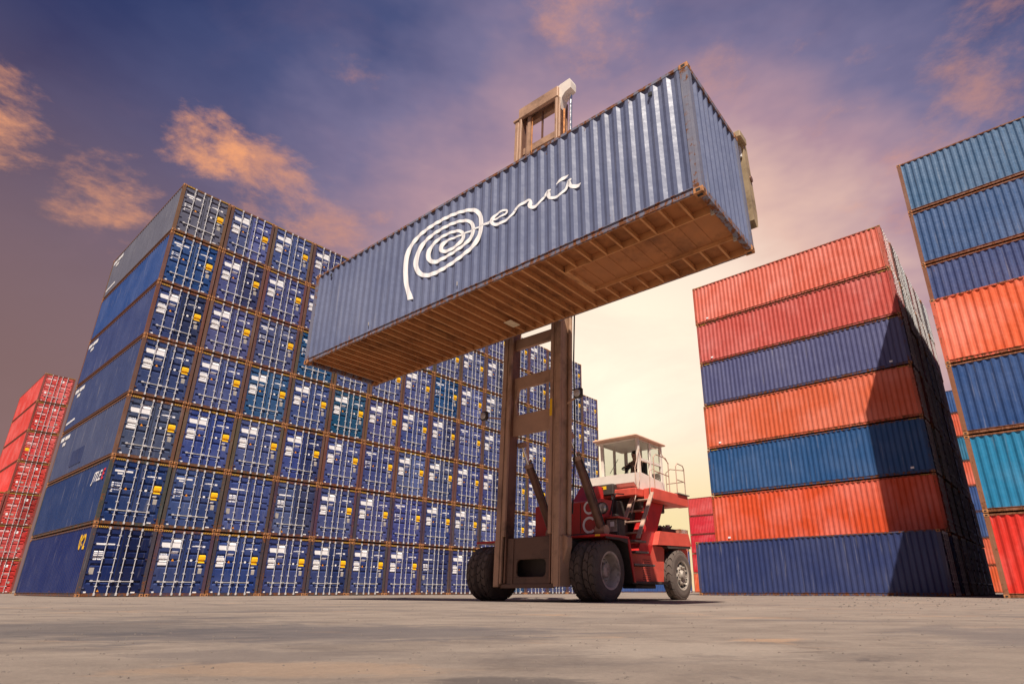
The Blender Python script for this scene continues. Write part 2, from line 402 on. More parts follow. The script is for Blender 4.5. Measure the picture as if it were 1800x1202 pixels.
def door_panel(x0, x1):
    b = MB(); m = 'pale_paint'; y = .035
    xa, xb = x0 + .085, x1 - .085
    b.box(x0, xa, y, y + .04, .16, H - .125, m); b.box(xb, x1, y, y + .04, .16, H - .125, m)
    zs = [.16] + [z for z, _ in DP[1:-1]] + [H - .125]
    ds = [0] + [d for _, d in DP[1:-1]] + [0]
    vs = []
    for z, d in zip(zs, ds): vs += [(xa, y + d, z), (xb, y + d, z)]
    b.add(vs, [(2 * i, 2 * i + 1, 2 * i + 3, 2 * i + 2) for i in range(len(zs) - 1)], m)
    for xx in (xa, xb):   # groove ends
        for i in range(1, len(zs) - 1, 4):
            b.add([(xx, y, zs[i]), (xx, y + ds[i + 1], zs[i + 1]), (xx, y + ds[i + 2], zs[i + 2]), (xx, y, zs[i + 3])], [(0, 1, 2, 3)], m)
    for xx in ((x0 - .012, x0 + .004), (x1 - .004, x1 + .012)): b.box(*xx, y + .006, y + .03, .15, H - .12, 'seal_hole_black')
    return b
def hinges(b, x, sg):
    for z in (.35, .95, 1.55, 2.15, 2.62): b.box(x, x + sg * .1, .004, .03, z - .03, z + .03, 'frame_paint')
X0, XM, X1 = .155, WD / 2, WD - .155
def text_lines(b, x0, x1, f, rows, rnd, mat='marking_white'):
    for i in range(rows):
        x = x0; ff = f + i * .019
        while x < x1:
            wl = rnd.uniform(.02, .07)
            decal(b, x, min(x + wl, x1), ff, ff + .009, mat); x += wl + .018
def left_door(kind, seed=1):
    rnd = random.Random(seed); b = door_panel(X0, XM - .014); hinges(b, X0 + .004, 1)
    if kind == 'white':
        decal(b, .25, .60, .200, .272, 'marking_white'); decal(b, .64, 1.03, .200, .272, 'marking_white'); decal(b, .64, 1.03, .128, .194, 'marking_white')
        decal(b, .68, .99, .325, .365, 'marking_white'); decal(b, .245, .60, .395, .490, 'marking_white'); decal(b, .245, .60, .498, .545, 'marking_white')
        text_lines(b, .26, .57, .367, 2, rnd)
        for k in range(4): decal(b, .27, .56, .415 + k * .018, .4185 + k * .018, 'marking_grey')
    elif kind == 'lines':
        decal(b, .26, .60, .185, .213, 'marking_white'); decal(b, .66, .95, .185, .213, 'marking_white'); decal(b, .38, .58, .228, .250, 'marking_white')
        for k in range(6): decal(b, .26, .34, .375 + k * .026, .390 + k * .026, 'marking_white')
        for k in range(4): text_lines(b, .38, .60, .378 + k * .034, 1, rnd)
        decal(b, .46, .58, .410, .428, 'marking_white')
    elif kind == 'blocks':
        decal(b, .26, .62, .255, .28, 'marking_white'); decal(b, .68, .95, .255, .275, 'marking_white')
        for k in range(5): text_lines(b, .26, .60, .36 + k * .028, 1, rnd); decal(b, .27, .40, .366 + k * .028, .38 + k * .028, 'marking_white'); decal(b, .44, .60, .366 + k * .028, .378 + k * .028, 'marking_white')
        decal(b, .25, .42, .60, .69, 'marking_grey')
    elif kind == 'red':
        text_lines(b, .3, .95, .15, 3, rnd, 'marking_white'); text_lines(b, .3, .6, .35, 4, rnd, 'marking_white'); text_lines(b, .66, .95, .36, 4, rnd)
        decal(b, .35, .5, .63, .70, 'marking_white'); decal(b, .66, .9, .64, .69, 'marking_grey')
    elif kind == 'redyellow':
        text_lines(b, .3, .95, .15, 3, rnd); text_lines(b, .3, .95, .36, 5, rnd); decal(b, .28, .56, .55, .66, 'marking_yellow'); decal(b, .68, .9, .57, .68, 'marking_red')
    elif kind == 'plain':
        text_lines(b, .3, .9, .2, 3, rnd); decal(b, .3, .5, .40, .47, 'marking_white')
    decal(b, .25, .34, .925, .945, 'marking_white')
    return b
def right_door(kind, seed=1):
    rnd = random.Random(seed + 5); b = door_panel(XM + .014, X1); hinges(b, X1 - .004, -1)
    if kind in ('white', 'lines'):
        text_lines(b, 1.52, 1.66, .235, 1, rnd); decal(b, 1.55, 1.83, .228, .240, 'marking_white'); decal(b, 1.66, 1.92, .222, .243, 'marking_white')
        vs = MB(); decal(b, 1.98, 2.10, .222, .250, 'marking_white')
        decal(b, 1.92, 2.08, .525, .550, 'marking_white'); decal(b, 1.98, 2.14, .575, .655, 'marking_grey')
        c = (1.60, H * (1 - .455)); n_ = 12                      # round plate
        b.add([(c[0] + .055 * math.cos(k * math.pi / 6), .026, c[1] + .055 * math.sin(k * math.pi / 6)) for k in range(n_)], [tuple(range(n_))], 'marking_white')
    elif kind == 'red':
        decal(b, 1.36, 1.62, .16, .23, 'marking_white'); decal(b, 1.90, 2.12, .15, .172, 'seal_hole_black'); text_lines(b, 1.4, 1.9, .4, 4, rnd); decal(b, 1.92, 2.06, .64, .71, 'marking_grey')
    elif kind == 'redyellow':
        decal(b, 1.5, 1.6, .17, .21, 'marking_white'); text_lines(b, 1.7, 2.1, .18, 1, rnd); decal(b, 1.95, 2.1, .6, .7, 'marking_grey')
    elif kind == 'plain':
        text_lines(b, 1.5, 2.0, .3, 4, rnd); decal(b, 1.9, 2.05, .6, .67, 'marking_grey')
    decal(b, 1.93, 2.09, .93, .957, 'marking_white')
    return b
def bar_mesh():
    b = MB(); g = 'galvanised'
    b.cyl((0, -.012, .10), (0, -.012, H - .06), .0165, g, n=8)
    for z in (.10, H - .115): b.box(-.03, .03, -.04, .03, z - .05, z + .06, g)
    for z in (.42, .98, 1.55, 2.1, 2.5): b.box(-.045, .045, -.03, .034, z - .022, z + .022, g)
    return b.mesh('locking_bar', False)
def handle_mesh(mirror=1):
    b = MB(); g = 'galvanised'; z = .215 * H
    b.box(-.30, .52, -.030, -.010, z - .014, z + .014, g); b.box(-.05, .05, -.035, .03, z - .03, z + .035, g); b.box(.42, .50, -.03, .03, z - .035, z + .05, g); b.box(-.28, -.2, -.03, .03, z - .02, z + .045, g)
    return b.mesh('door_handle')
def hazard_mesh(x0, x1):
    b = MB(); b.box(x0, x1, .008, .0135, H - .095, H - .035, 'hazard')
    return b.mesh('hazard_stripe')
def sticker_mesh():
    b = MB(); decal(b, 1.88, 2.21, .365, .492, 'marking_yellow', off=.005)
    for k in range(3): decal(b, 1.95, 2.14, .425 + k * .014, .4285 + k * .014, 'orange_mark', off=.0075)
    return b.mesh('warning_sticker')
def tri_mesh(x, f):
    b = MB(); z = H * (1 - f); b.add([(x - .06, .0285, z), (x + .06, .0285, z), (x, .0285, z + .11)], [(0, 1, 2)], 'orange_mark'); return b.mesh('warning_triangle')
def body_mesh():
    b = side_mesh(-1); o = side_mesh(1); b.add(o.v, o.f, 'container_paint'); o = front_mesh(); b.add(o.v, o.f, 'container_paint')
    b.box(.08, WD - .08, .13, L - .09, H - .03, H - .02, 'container_paint'); b.box(.06, WD - .06, .13, L - .13, .13, .15, 'underside_rust')
    return b.mesh('container_body')
def roof_mesh():
    b = MB(); b.box(.08, WD - .08, .13, L - .13, H - .03, H - .02, 'container_paint')
    for i in range(20): b.box(.25, WD - .25, .5 + i * .57, .72 + i * .57, H - .0195, H - .012, 'container_paint')
    return b.mesh('roof')
def under_mesh():
    b = MB(); b.box(.062, WD - .062, .13, L - .13, .13, .145, 'underside_rust')
    for i in range(36): b.box(.062, WD - .062, .4 + i * .32, .44 + i * .32, .035, .1285, 'underside_beam')
    return b.mesh('underframe')
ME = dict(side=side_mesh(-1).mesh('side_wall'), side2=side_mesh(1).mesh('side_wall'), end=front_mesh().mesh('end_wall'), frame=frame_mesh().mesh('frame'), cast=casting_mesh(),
          body=body_mesh(), roof=roof_mesh(), under=under_mesh(), bar=bar_mesh(), handle=handle_mesh(), haz=hazard_mesh(.20, .55), haz2=hazard_mesh(WD - .55, WD - .20), hazf=hazard_mesh(.19, WD - .19), stick=sticker_mesh(),
          tri=tri_mesh(.72, .93), tri2=tri_mesh(.82, .475))
for k in ('white', 'lines', 'blocks', 'red', 'redyellow', 'plain'):
    ME['L' + k] = left_door(k, 3).mesh('door'); ME['R' + k] = right_door(k, 3).mesh('door')
ME['casts'] = []
for cx in (0, 1):
    for cy in (0, 1):
        for cz in (0, 1):
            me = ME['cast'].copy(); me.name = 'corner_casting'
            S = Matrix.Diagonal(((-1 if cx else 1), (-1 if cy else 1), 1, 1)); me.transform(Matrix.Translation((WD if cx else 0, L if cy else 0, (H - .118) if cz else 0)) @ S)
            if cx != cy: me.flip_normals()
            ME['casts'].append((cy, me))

def container(label, u, v, z, col, kind='white', full=True, frame_col=None, group=None, doors=True, rot=None, loc=None, rnd=random, bits=True):
    t = thing('shipping_container', label, 'container', loc if loc is not None else P(u, v, z), rot or (0, 0, YAW), group)
    fc = frame_col or tuple(c * .55 + d * .45 for c, d in zip(col, (.09, .055, .045)))
    if full:
        put('side_wall', ME['side'], t, col); put('side_wall', ME['side2'], t, col); put('end_wall', ME['end'], t, col); put('roof', ME['roof'], t, col); put('underframe', ME['under'], t, col)
    else: put('body', ME['body'], t, col)
    put('frame', ME['frame'], t, fc)
    for cy, me in ME['casts']:
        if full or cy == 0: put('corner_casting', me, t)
    if doors:
        dc = tuple(c * rnd.uniform(.94, 1.06) for c in col); dm = rnd.choice((.55, .75, 1.35))
        for s in ('L', 'R'):
            d = put('door', ME[s + kind], t, dc if s == 'L' or rnd.random() < .8 else tuple(c * dm for c in col))
            for x in ((.62, 1.06) if s == 'L' else (1.40, 1.83)): put('locking_bar', ME['bar'], d, loc=(x, 0, 0))
            put('handle', ME['handle'], d, loc=(.66 if s == 'L' else 1.42, 0, 0))
            if bits and s == 'R' and kind in ('white', 'lines'): put('warning_sticker', ME['stick'], d)
            if bits and s == 'L' and kind in ('white', 'lines'): put('warning_sticker', ME['tri2'], d)
            if bits and s == 'L' and kind == 'blocks': put('warning_sticker', ME['tri'], d)
        for q_ in (('hazf',) if rnd.random() < .06 else ('haz', 'haz2')): put('hazard_stripe', ME[q_], t)
    else: put('end_wall', ME['front0'], t, col)
    return t
ME['front0'] = front_mesh(.03, 1).mesh('end_wall')
def text_part(name, s, size, parent, mat, loc, xdir, shear=0., sx=1., bold=.0, align='LEFT'):
    """painted lettering: a thin mesh of the characters laid on a wall"""
    cu = bpy.data.curves.new('tmp', 'FONT'); cu.body = s; cu.size = size; cu.shear = shear; cu.offset = bold; cu.align_x = align
    ob = bpy.data.objects.new('tmp', cu); COL.objects.link(ob)
    bpy.context.view_layer.update()
    me = bpy.data.meshes.new_from_object(ob.evaluated_get(bpy.context.evaluated_depsgraph_get())); bpy.data.objects.remove(ob); bpy.data.curves.remove(cu)
    X = Vector(xdir).normalized(); Z = Vector((0, 0, 1)); N = X.cross(Z)
    M = Matrix((( X.x * sx, Z.x, N.x, loc[0]), (X.y * sx, Z.y, N.y, loc[1]), (X.z * sx, Z.z, N.z, loc[2]), (0, 0, 0, 1)))
    me.transform(M); me.materials.clear(); me.materials.append(MATS[mat]); me.name = name
    return put(name, me, parent)

# ------------------------------------------------------------------ ground
g = MB(); g.add([(-900, -60, 0), (900, -60, 0), (900, 1500, 0), (-900, 1500, 0)], [(0, 1, 2, 3)], 'concrete_ground')
ground = g.build('ground'); ground['kind'] = 'structure'; ground['label'] = 'worn tan concrete yard with dark stains'
rg = random.Random(11); b = MB()
def pebble(b, x, y, r):
    vs = []
    for k in range(6):
        a_ = k * math.pi / 3 + rg.random(); vs.append((x + r * math.cos(a_) * rg.uniform(.7, 1.2), y + r * math.sin(a_) * rg.uniform(.7, 1.2), 0))
    top = [(x + (vx - x) * .55, y + (vy - y) * .55, r * rg.uniform(.5, .8)) for vx, vy, _ in vs]
    b.add(vs + top, [(k, (k + 1) % 6, 6 + (k + 1) % 6, 6 + k) for k in range(6)] + [tuple(range(6, 12))], 'stone')
for i in range(900):
    y = 1.7 * math.exp(rg.random() * 2.5); x = rg.uniform(-.85, .95) * y; pebble(b, x, y, rg.uniform(.0015, .0045) * (1 + y * .22))
for i in range(260):
    q_ = P(rg.uniform(3, 17), 32.1 - abs(rg.gauss(0, .5))); pebble(b, q_.x, q_.y, rg.uniform(.01, .05))
for i in range(160):
    y = rg.uniform(9, 24); x = y * rg.uniform(.45, .85); pebble(b, x, y, rg.uniform(.008, .03))
o = b.build('loose_gravel'); o['kind'] = 'stuff'; o['label'] = 'small stones scattered on the concrete yard'

# ------------------------------------------------------------------ the big wall of blue containers, doors facing the yard
ORD = ['nearest', 'second', 'third', 'fourth', 'fifth', 'sixth', 'seventh', 'eighth', 'ninth', 'tenth', 'eleventh', 'twelfth', 'thirteenth', 'fourteenth', 'farthest']
ROW = ['bottom row', 'second row up', 'third row up', 'fourth row up', 'fifth row up', 'sixth row up', 'top row']
LU, LV, LP, LH = 31.35, 6.85, 2.482, 2.943
rl = random.Random(21)
special = {(0, 0): 'blocks', (3, 1): 'blocks', (2, 1): 'blocks', (7, 0): 'blocks', (0, 1): 'lines', (1, 1): 'lines', (0, 5): 'lines', (2, 4): 'lines', (4, 5): 'lines', (3, 4): 'lines'}
KD = dict(white='white panels on the doors', lines='white text lines on the doors', blocks='no yellow sticker')
for j in range(15):
    for k in range(7 if j < 14 else 6):
        v_ = rl.random(); kind = special.get((j, k), 'lines' if rl.random() < .10 else 'white')
        t_ = min(1, (k / 6.) * .55 + (j / 14.) * .35 + rl.random() * .3)  # column term pales the far end: washed-out glow put into paint colour
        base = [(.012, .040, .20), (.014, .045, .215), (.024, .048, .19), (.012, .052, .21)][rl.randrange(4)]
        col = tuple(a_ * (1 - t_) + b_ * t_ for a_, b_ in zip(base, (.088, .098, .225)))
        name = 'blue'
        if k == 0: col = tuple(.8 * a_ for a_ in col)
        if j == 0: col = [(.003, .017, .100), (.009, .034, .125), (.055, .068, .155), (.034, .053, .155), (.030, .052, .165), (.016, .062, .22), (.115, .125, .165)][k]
        if j == 0 and k == 6: name = 'grey-blue'
        if (j, k) in ((3, 4), (4, 3)) : col, name = (.006, .070, .165), 'teal blue'
        elif rl.random() < .05 and j: col, name = (.012, .075, .20), 'bright blue'
        col = tuple(c * rl.uniform(.92, 1.08) for c in col)
        fr = tuple(c * rl.uniform(.7, 1.2) for c in ((.13, .065, .045) if k > 1 else (.07, .05, .06)))
        lab = f'{name} container, {ROW[k] if not (j == 14 and k == 5) else "top row there"}, {ORD[j]} column of the long blue wall'
        if kind == 'blocks': lab = f'{name} container without yellow sticker, {ROW[k]}, {ORD[j]} column of the blue wall'
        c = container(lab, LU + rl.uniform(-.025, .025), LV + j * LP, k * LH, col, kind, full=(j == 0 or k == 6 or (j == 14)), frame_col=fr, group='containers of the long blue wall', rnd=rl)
        if j == 0:
            xl = .012
            if k in (6, 4, 3, 2):       # identification marks at the far end of the side walls, too small to read
                b = MB(); yy = 11.85
                for wl in (.15, .18, .14, .16, 0, .12, .16, .13, .15, .16, .12):
                    if wl: b.box(.0165, .0195, yy - wl, yy, 2.40 + rl.uniform(0, .03), 2.64, 'marking_white')
                    yy -= (wl or .1) + .035
                for q_ in range(3): b.box(.0165, .0195, 11.0 - q_ * .22, 11.16 - q_ * .22, 2.08, 2.28, 'marking_white')
                b.build('marking', c)
            if k in (6, 3):
                b = MB(); yy = 11.9
                for q_ in range(10): b.box(.0165, .0195, yy - .15, yy, .50 + .006 * q_, .62 + .01 * (q_ % 3) + .006 * q_, 'marking_white'); yy -= .185
                b.build('marking', c)
            if k == 1: text_part('marking', 'JTLE', .62, c, 'marking_white', (xl, 2.35, 2.0), (0, -1, 0), shear=.35, bold=.012, sx=1.1); text_part('marking', 'E', .64, c, 'marking_red', (xl - .002, .95, 2.0), (0, -1, 0), shear=.35, bold=.02)
            if k == 2: b = MB(); b.box(.0175, .0195, 5.7, 8.1, .50, 1.35, 'container_paint'); b.build('darker_patch', c).color = (.008, .035, .13, 1)  # darker blue rectangle on the side wall
            if k == 0: text_part('marking', '062', .85, c, 'marking_yellow', (xl, 1.62, 1.95), (0, -1, 0), shear=-.1, bold=.03, sx=.75)

# ------------------------------------------------------------------ red stack far left
rr = random.Random(5)
for k in range(7):
    kind = {4: 'redyellow'}.get(k, 'red'); c_ = (.62, .055, .045) if k > 1 else (.52, .035, .03)
    container(f'red container with white door text, {ROW[k]} of the stack at the left edge' if kind == 'red' else f'red container with an orange door sheet, {ROW[k]} of the stack at left edge',
              73.0, 8.87, k * 2.925, c_, kind, True, (.25, .05, .04), 'red containers at the left edge', rnd=rr)
    if k < 3:
        container(f'red container, {ROW[k]}, left-hand column beside the red corner stack', 73.0, 8.87 - 2.49, k * 2.925, c_, 'red', True, (.25, .05, .04), 'red containers at the left edge', rnd=rr)

# ------------------------------------------------------------------ middle-right block: long sides to the yard, doors to the right
R1U, R1V, RH = 4.02, 34.88, 2.945
r1 = random.Random(9)
faces = [None, ('orange', (.66, .085, .018)), ('blue', (.018, .080, .22)), ('orange-red', (.68, .13, .055)), ('violet-blue', (.080, .102, .21)), ('crimson', (.56, .085, .065)), ('salmon red', (.66, .15, .085))]
pal = [('grey', (.12, .12, .13)), ('red', (.30, .04, .03)), ('blue', (.03, .06, .17)), ('pale grey', (.30, .29, .28)), ('brown', (.14, .045, .03))]
for j in range(6):
    for k in range(7):
        nm, col = faces[k] if (j == 0 and faces[k]) else pal[r1.randrange(5)]
        if j == 0 and k == 0: nm, col = 'navy blue', (.02, .05, .18)
        col = tuple(c * r1.uniform(.9, 1.1) for c in col)
        lab = (f'{nm} container showing its long side, {ROW[k]} of the middle-right stack' if j == 0 and k else
               (f'{nm} container mostly hidden behind the navy one, bottom row of the middle-right stack' if j == 0 else f'{nm} container seen end-on, {ROW[k]}, {ORD[j]} file back of middle-right block'))
        c_ = container(lab, R1U + (r1.uniform(-.05, .05)), R1V + j * 2.50, k * RH, col, 'plain', j == 0 or k == 6, tuple(c * .75 for c in col) if j == 0 else None, 'containers of the middle-right block', rnd=r1, bits=False)
        if j == 0:
            b = MB(); b.box(.0135, .0155, .28, .70, H - .066, H - .022, 'hazard'); b.build('hazard_stripe', c_); b = MB(); b.box(.0135, .0155, L - .70, L - .28, H - .066, H - .022, 'hazard'); b.build('hazard_stripe', c_)
            b = MB(); yy = r1.choice((.9, 10.9, 11.2)); b.box(.018, .0212, yy, yy + .16, .28, .38, 'marking_white'); b.build('plate', c_)
container('navy blue container alone on the ground in front of the middle-right stack', 4.10, 32.25, 0, (.024, .040, .135), 'plain', True, (.05, .055, .12), 'containers of the middle-right block', rnd=r1)

# ------------------------------------------------------------------ right-hand stacks, at the edge of the picture
back = [('red', (.5, .04, .03)), ('blue', (.03, .09, .26)), ('orange', (.7, .1, .03)), ('blue', (.03, .09, .26)), ('dark blue', (.040, .070, .20)), ('mid blue', (.035, .095, .24)), ('light blue', (.050, .13, .26))]
for k, (nm, col) in enumerate(back):
    lab = f'{nm} container, {ROW[k]} of the tall stack at the right edge' if k > 3 else f'{nm} container hidden in the tall right-edge stack, {ROW[k]}'
    container(lab, 2.16 - L, 29.80, k * RH, col, 'plain', True, (.20, .075, .035), 'containers of the right-edge stacks', rnd=r1)
for j in range(1, 8):
    for k in range(7):
        nm, col = pal[r1.randrange(5)]
        container(f'{nm} container hidden behind the right-edge stack, {ROW[k]}, {ORD[j]} file back', 2.16 - L, 29.80 + j * 2.5, k * RH, col, 'plain', False, None, 'containers of the right-edge stacks', rnd=r1, doors=False)
front = [('bright red', (.66, .030, .018)), ('teal blue', (.016, .20, .38)), ('deep blue', (.018, .065, .21)), ('bright orange', (.80, .13, .045))]
for k, (nm, col) in enumerate(front):
    container(f'{nm} container, {["bottom row", "second row up", "third row up", "top row"][k]} of the four-high stack at right edge', 1.98 - L, 26.93, k * 2.93, col, 'plain', True,
              (.62, .10, .04) if k == 3 else (.26, .10, .045), 'containers of the right-edge stacks', rnd=r1)
# far stack seen through the gap
gap = [('orange', (.62, .10, .03)), ('orange', (.60, .09, .03)), ('blue', (.03, .075, .22)), ('blue', (.035, .08, .24)), ('orange-red', (.66, .12, .06)), ('teal', (.02, .16, .28)), ('orange-red', (.64, .11, .05)), ('blue', (.03, .09, .26))]
for k, (nm, col) in enumerate(gap):
    container(f'{nm} container in the far stack through the narrow gap, {["bottom", "second", "third", "fourth", "fifth", "sixth", "seventh", "top"][k]} row of eight', 3.6, 83.5, k * 2.925, col, 'plain', True, None, 'containers seen through the narrow gap', rnd=r1)
# far stacks behind the handler
for k, (nm, col) in enumerate([('orange', (.75, .13, .04)), ('crimson', (.62, .02, .03)), ('crimson', (.64, .02, .04)), ('crimson', (.66, .03, .05)), ('pinkish red', (.66, .07, .07))]):
    container(f'{nm} container, {["bottom", "second", "third", "fourth", "top"][k]} row of the five-high stack far behind the handler', 46.0 - L, 89.5, k * 2.925, col, 'plain', True, None, 'containers far behind the handler', doors=False, rnd=r1)
for k, (nm, col) in enumerate([('blue', (.03, .08, .26)), ('blue', (.03, .09, .28)), ('brown', (.42, .17, .10))]):
    container(f'{nm} container, {["bottom", "middle", "top"][k]} row of the three-high stack far behind the rear wheel', 42.4, 79.4, k * 2.925, col, 'plain', True, None, 'containers far behind the handler', doors=True, rnd=r1)

# ------------------------------------------------------------------ the lifted container
FY = YAW + 0.0392; TILT = -0.0146
FC = thing('shipping_container', 'blue-grey container with white lettering, lifted high by the handler', 'container', (2.5239, 8.0016, 6.4799), (TILT, 0, FY))
fcol = (.125, .148, .250)
lbl = {}
for nm, me in (('side_wall', ME['side']), ('side_wall', ME['side2']), ('roof', ME['roof'])): put(nm, me, FC, fcol)
put('end_wall', ME['front0'], FC, fcol); put('end_wall', ME['end'], FC, fcol)
put('frame', ME['frame'], FC, (.16, .165, .23))
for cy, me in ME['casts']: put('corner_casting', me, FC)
b = MB()                                                    # floor and cross members, with the gooseneck recess at the near end
b.box(.062, WD - .062, .125, L - .125, .17, .185, 'underside_rust')
for i in range(28): 
    y = 3.42 + i * .31; b.box(.062, WD - .062, y, y + .008, .03, .168, 'underside_beam'); b.box(.062, WD - .062, y - .035, y + .010, .022, .0295, 'underside_beam')
for i in range(8):
    y = .50 + i * .37
    for xa, xb in ((.062, .69), (WD - .69, WD - .062)): b.box(xa, xb, y, y + .008, .04, .168, 'underside_beam'); b.box(xa, xb, y - .03, y + .010, .032, .0395, 'underside_beam')
for x in (.0465, WD - .0615): b.box(x, x + .015, .18, L - .18, .024, .17, 'underside_beam')
b.build('floor_beams', FC)
b = MB()
for x in (.70, WD - .70): b.box(x - .012, x + .012, .13, 3.3, .022, .168, 'underside_beam')
b.box(.713, WD - .713, .13, 3.36, .10, .11, 'underside_rust'); b.box(.69, WD - .69, 3.30, 3.38, .022, .165, 'underside_beam')
for i in range(9): b.box(.78, WD - .78, .55 + i * .31, .63 + i * .31, .088, .0995, 'underside_rust')
for x in (.66, WD - .74): b.box(x, x + .03, .10, .16, -.04, .14, 'marking_grey')
b.build('gooseneck_tunnel', FC)
b = MB(); b.box(1.62, 1.98, 5.72, 5.95, .012, .020, 'plywood'); b.build('patch', FC)
b = MB()
for x0, y0 in ((0, 1.1), (0, 1.6)): pass
b.box(-.004, .018, .75, .83, H - .32, H - .24, 'seal_hole_black'); b.box(-.002, .02, 11.35, 11.41, H - .30, H - .22, 'seal_hole_black')
for y in (5.9, 9.2): b.box(-.002, .012, y, y + .015, .32, .42, 'marking_grey')
b.build('lashing_ring', FC)
